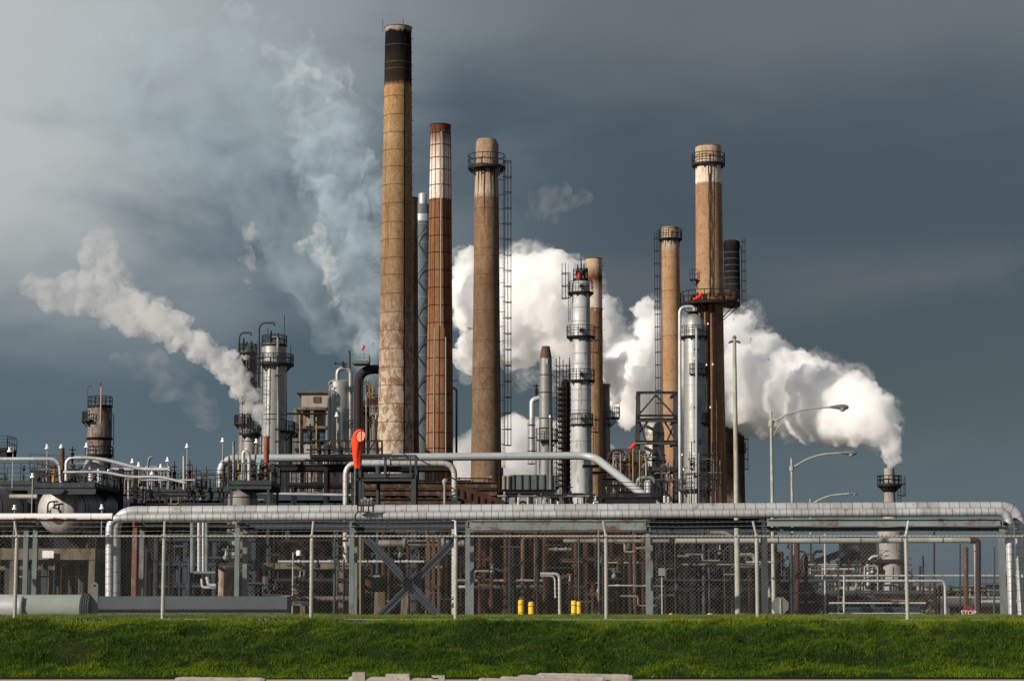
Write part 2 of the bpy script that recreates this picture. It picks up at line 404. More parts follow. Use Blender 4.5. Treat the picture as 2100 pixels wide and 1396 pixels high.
def grass():
    rng = np.random.default_rng(5)
    xs = np.linspace(-16, 16, 641); ys = np.linspace(37.9, 51, 263)
    H = np.array([[berm_z(x, y) for x in xs] for y in ys])
    D = np.array([[.8 * mn.noise((x * .9, y * 1.3, 4)) + .7 * mn.noise((x * 3, y * 3.4, 7)) + .5 * mn.noise((x * 8, y * 8, 2)) for x in xs] for y in ys])
    n = 900000
    x = rng.uniform(-13.5, 13.5, n); y = 38.7 + (48.6 - 38.7) * rng.random(n) ** 1.35
    ix = ((x + 16) / .05).astype(int); iy = ((y - 37.9) / .05).astype(int)
    z = H[iy, ix]; d = D[iy, ix] + rng.normal(0, .18, n)
    edge = np.clip((y - 38.75 - .15 * D[iy, ix]) / .3, 0, 1) ** 1.5                               # bare strip by the road
    bare = (np.abs(y - 42.28) < .26) & (rng.random(n) < np.where((x < -7) | ((x > -5.6) & (x < -2.8)), .93, .6)) & (D[iy, ix] > -.45)      # worn under the fence
    keep = (d > -.85) & (rng.random(n) < edge + .05) & ~bare
    x, y, z, d = x[keep], y[keep], z[keep], d[keep]; n = len(x)
    h = (.026 + .034 * rng.random(n) + .085 * np.clip(d + .1, 0, 1)) * np.where(y > 42.0, .6, 1.0)
    h *= np.where(rng.random(n) < .03, 1.7, 1)
    a = rng.uniform(0, 2 * PI, n); w = .005 + .0055 * rng.random(n)
    lean = rng.normal(0, .45, (n, 2)) * h[:, None]
    v = np.empty((n, 3, 3), np.float32)
    v[:, 0] = np.stack([x - np.cos(a) * w, y - np.sin(a) * w, z - .01], 1)
    v[:, 1] = np.stack([x + np.cos(a) * w, y + np.sin(a) * w, z - .01], 1)
    v[:, 2] = np.stack([x + lean[:, 0], y + lean[:, 1], z + h], 1)
    me = bpy.data.meshes.new('grass'); me.vertices.add(3 * n); me.vertices.foreach_set('co', v.ravel())
    me.loops.add(3 * n); me.loops.foreach_set('vertex_index', np.arange(3 * n, dtype=np.int32))
    me.polygons.add(n); me.polygons.foreach_set('loop_start', np.arange(0, 3 * n, 3, dtype=np.int32))
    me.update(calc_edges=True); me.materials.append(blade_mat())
    o = bpy.data.objects.new('grass', me); col.objects.link(o)
    tag(o, 'green tufted grass covering the bank in front of and behind the fence', 'grass', kind='stuff')
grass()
def rubble():
    rnd = random.Random(3); mb = MB()
    for i in range(900):
        x = rnd.choice([rnd.uniform(-10.5, -6.9), rnd.uniform(-8.2, -3), rnd.uniform(-5, -3), rnd.uniform(-10.5, 10)])
        y = 42.2 + rnd.uniform(-.22, .3); r = rnd.uniform(.015, .07) if x < -2.8 else rnd.uniform(.01, .035); z = berm_z(x, y)
        mb.lathe((x, y), [(r * .5, z - .01), (r, z + r * .4), (r * .55, z + r * 1.1)], rnd.choice((5, 6, 7)))
    o = mb.build('loose_stones', weather('stones', (.03, .026, .022), (.06, .053, .044), None, scale=9), smooth=False)
    tag(o, 'dark stones and clods along the foot of the chain link fence', 'stones', kind='stuff')
rubble()

# ------------------------------------------------------------------ wheel stops and broken concrete at the roadside
def wheel_stop(pa, pb, ytop, Y, h, dep, label, blocks=(), hooks=()):
    A = W(pa, ytop[0], Y); B = W(pb, ytop[1], Y); t = thing('concrete_wheel_stop', label, 'wheel stop', ((A.x + B.x) / 2, Y, 0), None)
    mb = MB(); zt0, zt1 = A.z, B.z; zb = .0
    n = 24; rnd = random.Random(int(pa))
    vs = []; prof = [(-.5, 0), (-.5, .45), (-.28, 1), (.28, 1), (.5, .45), (.5, 0)]
    for i in range(n + 1):
        u = i / n; x = A.x + (B.x - A.x) * u; zt = zt0 + (zt1 - zt0) * u + rnd.uniform(-.003, .003)
        e = .82 if i in (0, n) else 1
        for py, pz in prof: vs.append((x, Y + py * dep * e, zb + (zt - zb) * pz * (e if pz == 1 else 1)))
    k = len(prof)
    fs = [(i * k + j, (i + 1) * k + j, (i + 1) * k + j + 1, i * k + j + 1) for i in range(n) for j in range(k - 1)]
    fs += [tuple(range(k)), tuple(range(n * k + k - 1, n * k - 1, -1))]
    mb.add(vs, fs); mb.build('block', concrete_pale, t, smooth=False)
    for (p0, p1, row, dy) in blocks:
        a = W(p0, row, Y + dy); b = W(p1, row, Y + dy); m2 = MB()
        w = abs(b.x - a.x); cx = (a.x + b.x) / 2
        m2.add([(cx + i * w / 2 * (1 if k else 1.06), Y + dy + j * .16 * (1 if k else 1.1), (a.z if k else .02)) for k in (0, 1) for j in (-1, 1) for i in (-1, 1)],
               [(0, 2, 3, 1), (4, 5, 7, 6), (0, 1, 5, 4), (2, 6, 7, 3), (0, 4, 6, 2), (1, 3, 7, 5)])
        m2.build('raised_block', concrete_pale, t, smooth=False)
    for (p, row) in hooks:
        c = W(p, row, Y - .17); m3 = MB()
        m3.tube([c + Vector((-.08, 0, .02)), c + Vector((-.03, 0, -.02)), c + Vector((0, 0, -.03)), c + Vector((.07, .0, -.025))], .012, 6)
        m3.build('lifting_hook', rust_dark, t)
wheel_stop(361, 544, (1387, 1389), 37.55, .15, .34, 'long plain concrete wheel stop, the leftmost at the roadside')
wheel_stop(716, 908, (1385, 1391), 37.35, .15, .36, 'broken concrete block with three raised lugs and a bent steel hook', blocks=[(724, 749, 1377.5, -.02), (792, 840, 1381, .0), (886, 912, 1384, .0)], hooks=[(737, 1381), (890, 1387)])
wheel_stop(1101, 1296, (1379, 1382), 38.1, .2, .3, 'rearmost and longest of the stacked concrete wheel stops')
wheel_stop(1062, 1243, (1382.5, 1387), 37.78, .17, .28, 'concrete wheel stop directly in front of the rearmost one')
wheel_stop(1026, 1190, (1385.5, 1391), 37.46, .14, .27, 'concrete wheel stop second from the road in the stepped row')
wheel_stop(982, 1150, (1388.5, 1396), 37.14, .13, .27, 'concrete wheel stop nearest the road, lowest in the stepped row')

# ------------------------------------------------------------------ chain link fence
FY = 42.5
def fence():
    t = thing('chain_link_fence', 'grey chain link fence with wire mesh and angled barbed wire arms on the grass bank', 'fence', (0, FY, 1))
    top = Z(1099, FY); ftm = 42.3
    x0, x1 = W(-420, 1099, FY).x, W(2440, 1099, FY).x
    mb = MB(); pit = .086; r = .0023
    n = int((x1 - x0) / pit); bot = 1.0; h = top - bot
    for sgn in (1, -1):
        for i in range(-int(h / pit) - 1, n + int(h / pit) + 1):
            xa = x0 + i * pit; xb = xa + sgn * h
            y = FY + sgn * .005
            mb.add([(xa + dx, y + dy, bot + .0) for dx, dy in ((-r, 0), (0, -r), (r, 0), (0, r))] + [(xb + dx, y + dy, top) for dx, dy in ((-r, 0), (0, -r), (r, 0), (0, r))],
                   [(0, 1, 5, 4), (1, 2, 6, 5), (2, 3, 7, 6), (3, 0, 4, 7)])
    # knuckled ends sticking up over the rail
    for i in range(n * 1):
        x = x0 + i * pit; mb.beam((x, FY, top - .01), (x + .012, FY, top + .045), .008, .008)
    mb.build('wire_mesh', wire_m, t, smooth=False)
    m = MB(); m.tube([(x0, FY + .03, top), (x1, FY + .03, top)], .021, 10); m.build('top_rail', galv, t)
    m = MB(); m.tube([(x0, FY + .02, 1.06), (x1, FY + .02, 1.05)], .008, 6); m.build('bottom_wire', galv, t)
    posts = [(28, 2, -1), (332, 6, 0), (637, 6, 0), (934, 0, 0), (1244, -7, 2), (1555, -11, 2), (1863, 0, 0), (2172, 4, 0), (-280, 0, 0)]
    tips = []
    for px, ax, bx in posts:
        p = W(px, 1275, FY); m = MB(); zb = p.z - .15
        m.tube([(p.x, FY + .075, zb), (p.x, FY + .075, top + .02)], .040, 12)
        m.sphere((p.x, FY + .075, top + .02), .046, 10, .6)
        for zz in (1.3, 1.7, 2.1, 2.5): m.tube([(p.x, FY + .075, zz), (p.x, FY + .075, zz + .025)], .043, 12)
        po = m.build('post', galv, t)
        q = W(px + ax, 1068, FY + (.02 if ax else .2)); m = MB(); base = Vector((p.x, FY + .075, top + .0))
        m.tube([base, q], .026, 8); m.build('barb_arm', galv, po); tips.append((base, q, p.x))
    tips.sort(key=lambda a: a[2])
    for k in (.35, .68, .97):
        m = MB()
        for (b0, q0, _), (b1, q1, _) in zip(tips, tips[1:]):
            a = b0.lerp(q0, k); b = b1.lerp(q1, k); mid = a.lerp(b, .5) - Vector((0, 0, .02)); m.tube([a, mid, b], .0035, 4)
            for j in range(1, 24):
                c = a.lerp(b, j / 24); m.beam(c + Vector((-.015, 0, -.012)), c + Vector((.015, 0, .014)), .004, .004)
        m.build('barbed_strand', wire_m, t, smooth=False)
fence()

# ------------------------------------------------------------------ twin insulated pipes on their rack
def jpipe(name, label, pts, r, step, mats, bandw=.012, first=0.0, cat='pipe'):
    """pipe in metal jacketing with dark joint bands every step metres"""
    pts = [Vector(p) for p in pts]; mb = MB(); mb.tube(pts, r, 20); mb.k = 1
    acc = first
    for a, b in zip(pts, pts[1:]):
        l = (b - a).length; d = (b - a).normalized()
        while acc < l:
            c = a + d * acc; w = d * bandw / 2; mb.tube([c - w, c + w], r * 1.025, 20); acc += step * random.uniform(.93, 1.07)
        acc -= l
    o = mb.build(name, mats, loc=pts[0]); return tag(o, label, cat)
random.seed(4)
joint = plain('joint_band', (.025, .027, .035), .7)
Y1 = 70.0
PU = bend(P([(235, 1300), (236, 1049), (2092, 1039.5), (2100, 1300)], Y1 + .5), .75, 10)
jpipe('insulated_pipe', 'upper and thicker of the two long white jacketed pipes above the fence', PU, mpp(Y1) * 11.6, .365, [jacket, joint])
PL = bend(P([(224, 1300, Y1 - .2), (225, 1062), (2068, 1049), (2078, 1300, Y1 - .2)], Y1 - .05), .42, 8)
jpipe('insulated_pipe', 'lower and thinner of the two long white jacketed pipes above the fence', PL, mpp(Y1) * 8.3, .245, [jacket, joint])
jpipe('rusted_pipe', 'white pipe with rusty underside running off at the left above the fence', P([(-200, 1060.5), (231, 1060)], Y1 - 1.2), mpp(Y1) * 8, 6.1, [jacket_rust, joint])
def two_tone_rust(o):
    m, nt, b = _mat('rusty_underside'); g = nt.nodes.new('ShaderNodeNewGeometry'); s = nt.nodes.new('ShaderNodeSeparateXYZ')
    nt.links.new(g.outputs['Position'], s.inputs[0]); zc = Z(1060, Y1 - 1.2)
    n = _noise(nt, _pos(nt, (1, 1, 3)), 2.5, 8, .7)
    ad = nt.nodes.new('ShaderNodeMath'); ad.operation = 'MULTIPLY_ADD'; nt.links.new(n, ad.inputs[0]); ad.inputs[1].default_value = .25; nt.links.new(s.outputs[2], ad.inputs[2])
    c = _mix(nt, _mr(nt, ad.outputs[0], zc + .05, zc + .085), (.085, .028, .014), (.62, .61, .61))
    nt.links.new(c, b.inputs['Base Color']); b.inputs['Roughness'].default_value = .55
    o.data.materials[0] = m
two_tone_rust(bpy.data.objects['rusted_pipe'])

def hcol(mb, px, Y, top, w, bot=-.02):
    x = W(px, 1180, Y).x; mb.ibeam((x, Y, bot), (x, Y, Z(top, Y)), w, w)
def rack(px1, px2, label, m1=steel_pale, m2=steel_pale, wpx=9.5):
    x = W(px1, 1180, Y1 - .7).x; t = thing('pipe_support', label, 'pipe support', (x, Y1, 0))
    w = mpp(Y1) * wpx
    mb = MB(); hcol(mb, px1, Y1 - .75, 1071, w); mb.build('column', m1, t, False)
    mb = MB(); hcol(mb, px2, Y1 + 1.9, 1073, w); mb.build('column', m2, t, False)
    mb = MB(); a = W(px1, 1068, Y1 - .9); b = W(px2, 1068, Y1 + 2.0); zc = Z(1075, Y1)
    mb.ibeam((a.x, a.y, zc), (b.x, b.y, zc), w * .9, w * 1.1); mb.build('crossbeam', m1, t, False)
    mb = MB()
    for yy, rr in ((Y1 - .05, .1), (Y1 + .5, .16)): mb.box((a.x, yy, zc + w * .8), (.16, rr * 1.6, w * .6))
    mb.build('pipe_shoe', steel, t, False)
    return t
rack(52, 71, 'pale steel pipe support with two columns, furthest left behind the fence')
rack(275, 290, 'rusty two column pipe support just right of the pipe that turns down', weather('steel_rusty_patch', (.20, .21, .20), (.14, .15, .145), (.16, .055, .03), .75, 1., .5, .7))
rack(486, 502, 'pale steel pipe support at the right end of the grey box wall')
rt = rack(721, 728, 'steel pipe support at the left foot of the big X brace')
rack(959, 967, 'pale steel pipe support at the right side of the big X brace')
rack(1329, 1334, 'weathered steel pipe support left of the tall twin headed lamp')
rack(1569, 1566, 'dark rust stained pipe support next to the leaning fence arm', steel, steel)
rack(2056, 2061, 'pale green pipe support at the right end of the twin pipes', steel_pale, steel_pale, 11)
def lbeam(p0, p1, Y, hp, mat, label):
    a = W(p0[0], p0[1], Y); b = W(p1[0], p1[1], Y); mb = MB(); mb.ibeam(a, b, mpp(Y) * 10, mpp(Y) * hp)
    tag(mb.build('steel_beam', mat, smooth=False, loc=a), label, 'beam')
lbeam((491, 1076), (955, 1076), Y1 + 2.0, 17, steel_blue, 'dark blue grey beam under the twin pipes, left of the X brace')
lbeam((963, 1076), (1325, 1076), Y1 - .9, 21, weather('beam_pale_rust', (.20, .235, .225), (.14, .165, .16), (.10, .055, .04), .5, 1., .9, .65), 'pale weathered beam under the twin pipes at the middle')
lbeam((1333, 1074), (1566, 1074), Y1 + 1.4, 16, steel, 'dark grey beam under the twin pipes left of the leaning fence arm')
lbeam((1573, 1071), (2051, 1070), Y1 - .9, 15, weather('beam_pale_rust2', (.22, .265, .25), (.17, .20, .19), (.12, .06, .045), .42, .8, .9, .65), 'upper pale green beam with red rust patches at the right')
lbeam((1573, 1085), (2051, 1084), Y1 - .4, 9, steel_pale, 'lower thin pale green beam at the right below the rust patched one')
def xbrace():
    t = thing('cross_brace', 'big blue grey steel X brace behind the fence', 'cross brace', (W(850, 1215, Y1 + .8).x, Y1 + .8, 0)); Y = Y1 + .7
    for k, ((a, b), (c, d)) in enumerate((((735, 1085), (925, 1290)), ((772, 1270), (948, 1092)))):
        mb = MB(); p = W(a, b, Y + k * .22); q = W(c, d, Y + k * .22); u = (q - p).normalized().cross(Vector((0, 1, 0))) * .085
        for s_ in (-1, 1): mb.beam(p + u * s_, q + u * s_, .05, .09)
        mb.beam(p + Vector((0, .03, 0)), q + Vector((0, .03, 0)), .02, .16)
        mb.build('brace_arm', steel_blue, t, False)
    mb = MB(); c = W(838, 1199, Y + .11); mb.disc(c, (0, 1, 0), .2, .3, 8); mb.build('gusset', steel_blue, t, False)
xbrace()
def meter():
    c = W(750, 1042, Y1 - .35); t = thing('valve_station', 'small bracket of valves and tags clamped on the twin pipes above the windsock pole foot', 'valve', c)
    m = mpp(Y1); mb = MB(); mb.box(c + Vector((0, 0, 6 * m)), (36 * m, .12, 3 * m)); mb.box(c + Vector((-4 * m, 0, -7 * m)), (28 * m, .12, 2 * m))
    for i in (-16, -9, -5, 6, 15): mb.box(c + Vector((i * m, -.02, 0)), (2.4 * m, .1, 15 * m))
    mb.build('bracket', dark, t, False)
    mb = MB()
    for i, h in ((-8, 13), (-2, 17), (4, 14), (11, 16)):
        b = c + Vector((i * m, 0, 7 * m)); mb.tube([b, b + Vector((0, 0, (h - 6) * m))], .02, 6); mb.disc(b + Vector((0, -.02, (h - 4) * m)), (0, 1, 0), .055, .05, 10)
    mb.build('gauge', silver_dirty, t)
    mb = MB(); mb.tube(P([(735, 1046), (728, 1056), (729, 1068)], Y1 - .5), .03, 8); mb.build('drain', black, t)
meter()

# ------------------------------------------------------------------ bollards
def bollard(px, row, Y, wpx, label, grp=None):
    c = W(px, row, Y); r = mpp(Y) * wpx / 2; t = thing('bollard', label, 'bollard', (c.x, Y, 0), grp)
    mb = MB(); mb.lathe((c.x, Y), [(r, -.05), (r, c.z - r * .5), (r * .9, c.z - r * .15), (r * .5, c.z)], 20); mb.build('post_sleeve', yellow, t)
    mb = MB()
    for d in (.14, .40): mb.lathe((c.x, Y), [(r * 1.02, c.z - d - .02), (r * 1.02, c.z - d)], 20)
    mb.build('tape_band', black, t)
bollard(1068.5, 1229, 66, 12, 'yellow bollard standing highest, left one of the left pair')
bollard(1089.5, 1233, 68, 12, 'slightly shorter yellow bollard, right one of the left pair')
bollard(1177, 1230.5, 66, 11.5, 'yellow bollard of the right pair that stands in front')
bollard(1187, 1232.5, 67.5, 10, 'yellow bollard of the right pair half hidden behind its neighbour')
bollard(1376, 1256.5, 58, 8, 'small yellow bollard tip over the grass, left of the tiny one')
bollard(1387, 1258.5, 60, 7, 'tiny yellow bollard tip just over the grass edge')
bollard(1456, 1256.5, 58, 12, 'short wide yellow bollard cap near the tall lamp pole')
bollard(686.5, 1264.5, 56, 8, 'yellow cap barely showing over the grass, furthest left of those by the fence post')
bollard(698, 1266, 57, 7, 'lower yellow cap just right of the first one by the fence post')
bollard(742, 1264, 56, 8, 'yellow cap at the grass edge left of the X brace foot')

# ------------------------------------------------------------------ lamps on poles
def pole_lamp(Y, base, top, wpx, label, arm=None, head='cobra', brace=None, mat=pole_mat):
    p = W(base, 1260, Y); z1 = Z(top, Y); r = mpp(Y) * wpx / 2
    t = thing('street_lamp', label, 'street lamp', (p.x, Y, 0))
    mb = MB(); mb.lathe((p.x, Y), [(r * 1.35, -.02), (r * 1.2, 1), (r * .72, z1 - r), (r * .5, z1)], 14)
    for k in (.25, .5, .72): mb.lathe((p.x, Y), [(r * (1.36 - k * .66), z1 * k), (r * (1.36 - k * .66), z1 * k + .12)], 14)
    po = mb.build('pole', mat, t)
    if arm:
        x0 = p.x; pts = [Vector((x0, Y, Z(arm[0][1], Y)))] + [Vector((W(a, b, Y).x, Y, Z(b, Y))) for a, b in arm[1:]]
        mb = MB(); mb.tube(bend(pts, 1.2, 5), mpp(Y) * 1.9, 8); mb.disc((x0, Y, pts[0].z), (0, 0, 1), r * 1.5, .25, 12); mb.build('arm', mat, t)
        if brace:
            b = [Vector((x0, Y, Z(brace[0][1], Y)))] + [Vector((W(a, c, Y).x, Y, Z(c, Y))) for a, c in brace[1:]]
            mb = MB(); mb.tube(bend(b, 1., 5), mpp(Y) * 1.0, 6); mb.build('brace', mat, t)
        e = pts[-1]; L = head; m = mpp(Y)
        mb = MB()
        # cobra head: loft of ellipses, flat and wide, tapering to the neck
        g = L / 39; secs = [(0, 2.6 * g, 2.6 * g, 0), (.12, 3.5 * g, 3.8 * g, .2), (.4, 6 * g, 6.0 * g, .4), (.7, 8 * g, 7.4 * g, .3), (.92, 6 * g, 5.8 * g, -.2), (1, 1.2 * g, 1.4 * g, -.8)]
        vs = []; n = 14
        for u, wy, wz, dz in secs:
            for j in range(n):
                a = 2 * PI * j / n; vs.append((e.x + u * L * m, e.y + math.cos(a) * wy * m, e.z + (dz + math.sin(a) * wz * .8) * m))
        mb.add(vs, [(i * n + j, i * n + (j + 1) % n, (i + 1) * n + (j + 1) % n, (i + 1) * n + j) for i in range(len(secs) - 1) for j in range(n)] + [tuple(range(n)), tuple(range(len(vs) - 1, len(vs) - n - 1, -1))])
        ho = mb.build('lamp_head', lamp_grey, t)
        mb = MB(); c = Vector((e.x + L * .66 * m, e.y, e.z - 3.6 * m * g)); q = m * g; mb.lathe((c.x, c.y), [(.5 * q, c.z - 6 * q), (5 * q, c.z - 4.4 * q), (7.5 * q, c.z), (7.0 * q, c.z + 1.5 * q)], 16)
        mb.build('lens', glass_m, ho)
    return t
pole_lamp(85, 1587.5, 843, 7.5, 'tall curved arm street lamp with the largest cobra head', [(0, 868), (1612, 850), (1650, 838), (1702, 834.5)], 39, [(0, 902), (1597, 872), (1618, 852), (1640, 841)])
pole_lamp(112, 1628.5, 939, 6.2, 'second curved arm street lamp, lower and right of the tallest', [(0, 960), (1652, 942), (1685, 931), (1724, 928.5)], 33)
pole_lamp(152, 1665.5, 1022, 4.4, 'third curved arm lamp, farthest, its arm just above the pipes', [(0, 1036), (1682, 1023), (1705, 1015), (1741, 1012)], 18)
def twin_lamp():
    Y = 75; m = mpp(Y); p = W(1513.5, 1260, Y); z1 = Z(692, Y)
    t = thing('street_lamp', 'tallest lamp pole, rust stained, with a twin head on its tip', 'street lamp', (p.x, Y, 0))
    mb = MB(); mb.lathe((p.x, Y), [(6.0 * m, -.02), (5.6 * m, z1 * .3), (4.4 * m, z1 * .8), (3.8 * m, z1)], 14)
    for k in (.22, .4, .6, .8): mb.lathe((p.x, Y), [(m * (6.2 - 2.1 * k), z1 * k), (m * (6.1 - 2.1 * k), z1 * k + .15)], 14)
    mb.build('pole', weather('rusty_pole', (.36, .38, .33), (.25, .25, .21), (.24, .12, .045), .5, 2., .05, .6), t)
    for s_ in (-1, 1):
        mb = MB(); c = Vector((p.x + s_ * 7 * m, Y, z1 - 9 * m)); vs = []; n = 14
        for u, r_, dz in ((-5, 2, 1), (-1, 3.4, .8), (4, 3.2, -1), (6, 1, -2)):
            for j in range(n): a = 2 * PI * j / n; vs.append((c.x + s_ * u * m, Y + math.cos(a) * r_ * m * 1.5, c.z + (dz + math.sin(a) * r_ * .8) * m))
        mb.add(vs, [(i * n + j, i * n + (j + 1) % n, (i + 1) * n + (j + 1) % n, (i + 1) * n + j) for i in range(3) for j in range(n)] + [tuple(range(n)), tuple(range(4 * n - 1, 3 * n - 1, -1))])
        mb.build('lamp_head', lamp_grey, t)
    mb = MB(); mb.lathe((p.x, Y), [(4.4 * m, z1 - 2 * m), (4.6 * m, z1 + 1 * m), (2 * m, z1 + 3 * m), (1.2 * m, z1 + 5 * m)], 12); mb.build('pole_cap', lamp_grey, t)
twin_lamp()

# ------------------------------------------------------------------ signs
def text_mesh(name, s, size, mat, parent, loc):
    cu = bpy.data.curves.new(name, 'FONT'); cu.body = s; cu.size = size; cu.extrude = .003; cu.align_x = 'CENTER'; cu.align_y = 'CENTER'
    o = bpy.data.objects.new(name, cu); col.objects.link(o)
    dg = bpy.context.evaluated_depsgraph_get(); me = bpy.data.meshes.new_from_object(o.evaluated_get(dg)); bpy.data.objects.remove(o)
    ob = bpy.data.objects.new(name, me); col.objects.link(ob); me.materials.clear(); me.materials.append(mat); ob.parent = parent
    ob.location = loc; ob.rotation_euler = (R(90), 0, 0); return ob
def octagon(px, py, rp, Y, label, front):
    c = W(px, py, Y); t = thing('stop_sign' if front else 'road_sign', label, 'sign', (c.x, Y, 0)); r = rp * mpp(Y) / math.cos(PI / 8)
    mb = MB(); mb.add([(c.x + r * math.cos(PI / 8 + k * PI / 4), Y + d, c.z + r * math.sin(PI / 8 + k * PI / 4)) for d in (-.004, .004) for k in range(8)],
                      [tuple(range(8)), tuple(range(15, 7, -1))] + [(k, k + 8, (k + 1) % 8 + 8, (k + 1) % 8) for k in range(8)])
    pl = mb.build('sign_plate', plain('stop_red', (.17, .012, .018)) if front else lamp_grey, t, False)
    if front:
        mb = MB()
        for k in range(8):
            a = PI / 8 + k * PI / 4; b = a + PI / 4
            mb.beam((c.x + r * .93 * math.cos(a), Y - .006, c.z + r * .93 * math.sin(a)), (c.x + r * .93 * math.cos(b), Y - .008, c.z + r * .93 * math.sin(b)), .004, r * .035)
        mb.build('border', lamp_grey, pl, False)
        text_mesh('lettering', 'STOP', r * .88, white, pl, (c.x - t.location.x, -.012, c.z))
    mb = MB(); mb.beam((c.x, Y + (.03 if front else -.03), -.02), (c.x, Y + (.03 if front else -.03), c.z + r * .8), .05, .03); mb.build('sign_post', galv, t, False)
octagon(1986, 1256, 13.6, 72, 'red octagonal STOP sign half sunk behind the grass at the right', True)
octagon(1600, 1241, 17, 67, 'grey back of an octagonal road sign beside the tallest curved lamp', False)
def small_signs():
    c = W(2096, 1180.5, 69.2); t = thing('marker_sign', 'small dark green sign with a white letter at the far right edge', 'sign', c)
    mb = MB(); mb.box(c, (mpp(70) * 11, .02, mpp(70) * 9.5)); mb.build('sign_plate', plain('sign_green', (.01, .09, .06)), t, False)
    text_mesh('lettering', 'B', .13, white, t, (0, -.014, 0))
    mb = MB(); mb.box(c + Vector((0, .14, 0)), (.04, .26, .04)); mb.build('bracket', galv, t, False)
small_signs()

# ------------------------------------------------------------------ tower kit
def rail_ring(parent, c, r, z, h, a0=0, a1=2 * PI, n=14, mat=None, t=.025):
    mb = MB()
    for k in (.5, 1.): mb.ring((c[0], c[1], z + h * k), r, t, 28, a0, a1)
    for j in range(n + 1):
        a = a0 + (a1 - a0) * j / n; x, y = c[0] + r * math.cos(a), c[1] + r * math.sin(a); mb.beam((x, y, z), (x, y, z + h), t * 1.6, t * 1.6)
    return mb.build('railing', mat or dark, parent, False)
def platform(parent, c, z, r_in, r_out, mat=None, h=1.1, a0=0, a1=2 * PI, th=.14, brackets=True, t=.025, rails=True):
    mat = mat or dark; mb = MB(); full = abs(a1 - a0 - 2 * PI) < 1e-6
    n = 28; k = n if full else n + 1; vs = []
    for r, zz in ((r_in, z - th), (r_out, z - th), (r_out, z), (r_in, z)):
        vs += [(c[0] + r * math.cos(a0 + (a1 - a0) * j / n), c[1] + r * math.sin(a0 + (a1 - a0) * j / n), zz) for j in range(k)]
    fs = [(i * k + j, i * k + (j + 1) % k, ((i + 1) % 4) * k + (j + 1) % k, ((i + 1) % 4) * k + j) for i in range(4) for j in range(n)]
    mb.add(vs, fs)
    if brackets:
        nb = max(3, int(8 * (a1 - a0) / (2 * PI)))
        for j in range(nb):
            a = a0 + (a1 - a0) * (j + .5) / nb; ca, sa = math.cos(a), math.sin(a); d = (r_out - r_in)
            mb.beam((c[0] + r_in * .98 * ca, c[1] + r_in * .98 * sa, z - th - d * .85), (c[0] + (r_out - .08) * ca, c[1] + (r_out - .08) * sa, z - th), .07, .09)
    o = mb.build('platform', mat, parent, False)
    if rails: rail_ring(o, c, r_out - .04, z, h, a0, a1, mat=mat, t=t)
    return o
def ladder(parent, x, y, z0, z1, w=.45, side=1, mat=None, cage=True, cr=.42, t=.03, dirx=0, diry=-1, steps=.35, hoop=1.2):
    """vertical ladder with safety cage; (dirx, diry) points away from the tower"""
    mat = mat or dark; mb = MB(); d = Vector((dirx, diry, 0)).normalized(); s_ = Vector((-d.y, d.x, 0)); b = Vector((x, y, 0))
    for k in (-1, 1): mb.beam(b + s_ * k * w / 2 + Vector((0, 0, z0)), b + s_ * k * w / 2 + Vector((0, 0, z1)), t * 1.5, t * 1.5)
    z = z0 + .2
    while z < z1: mb.beam(b - s_ * w / 2 + Vector((0, 0, z)), b + s_ * w / 2 + Vector((0, 0, z)), t * .8, t * .8); z += steps
    lo = mb.build('ladder', mat, parent, False)
    if cage:
        mb = MB(); c = b + d * cr * .8; z = z0 + 2.2; a = math.atan2(d.y, d.x)
        while z < z1 + .9: mb.ring((c.x, c.y, z), cr, t * 1.1, 14, a - 2.3, a + 2.3); z += hoop
        for k in (-1.9, -1.0, 0, 1.0, 1.9):
            x_, y_ = c.x + cr * math.cos(a + k), c.y + cr * math.sin(a + k); mb.beam((x_, y_, z0 + 2.2), (x_, y_, z1 + .9), t, t)
        mb.build('cage', mat, lo, False)
    return lo
class Tower:
    def __init__(s, name, label, cat, Y, px, prof, mats, part='shaft', ref=None, n=40, z0=0, bands=(), bt=.03, group=None, closed_top=None):
        """prof: [(row, radius px)] from top to bottom, extended to the ground"""
        s.Y = Y; s.m = mpp(Y) * 1.0
        rows = [p[0] for p in prof]; ref = ref or (rows[0] + min(rows[-1], 1100)) / 2
        s.x = W(px, ref, Y).x; s.t = thing(name, label, cat, (s.x, Y, 0), group); s.prof = [(Z(r, Y), q * s.m) for r, q in prof]
        pr = sorted(((r, z) for z, r in s.prof), key=lambda a: a[1])
        if pr[0][1] > z0: pr = [(pr[0][0], z0)] + pr
        mb = MB(); mb.lathe((s.x, Y), pr, n); s.pr = pr
        if bands:
            mb.k = 1
            for b in bands: z = Z(b, Y); mb.ring((s.x, Y, z), s.r(z) + bt * .3, bt, n)
        s.body = mb.build(part, mats, s.t)
    def r(s, z):
        for (r0, z0), (r1, z1) in zip(s.pr, s.pr[1:]):
            if z0 <= z <= z1: return r0 + (r1 - r0) * (z - z0) / max(1e-6, z1 - z0)
        return s.pr[-1][0]
    def plat(s, row, rpx, h=1.1, **k):
        z = Z(row, s.Y); return platform(s.t, (s.x, s.Y), z, s.r(z) + .01, rpx * s.m, h=h, **k)
    def pipe(s, pts, rpx, mat, name='pipe', parent=None, rad=.6, dy=None):
        dy = dy if dy is not None else -(max(r for r, z in s.pr) + rpx * s.m + .05)
        mb = MB(); mb.tube(bend(P(pts, s.Y + dy), rad), rpx * s.m, 12); return mb.build(name, mat, parent or s.t)

# ------------------------------------------------------------------ chimneys
zc = lambda *a: list(a)
band_m = weather('hoop_band', (.06, .045, .035), (.10, .075, .055), None, scale=3)
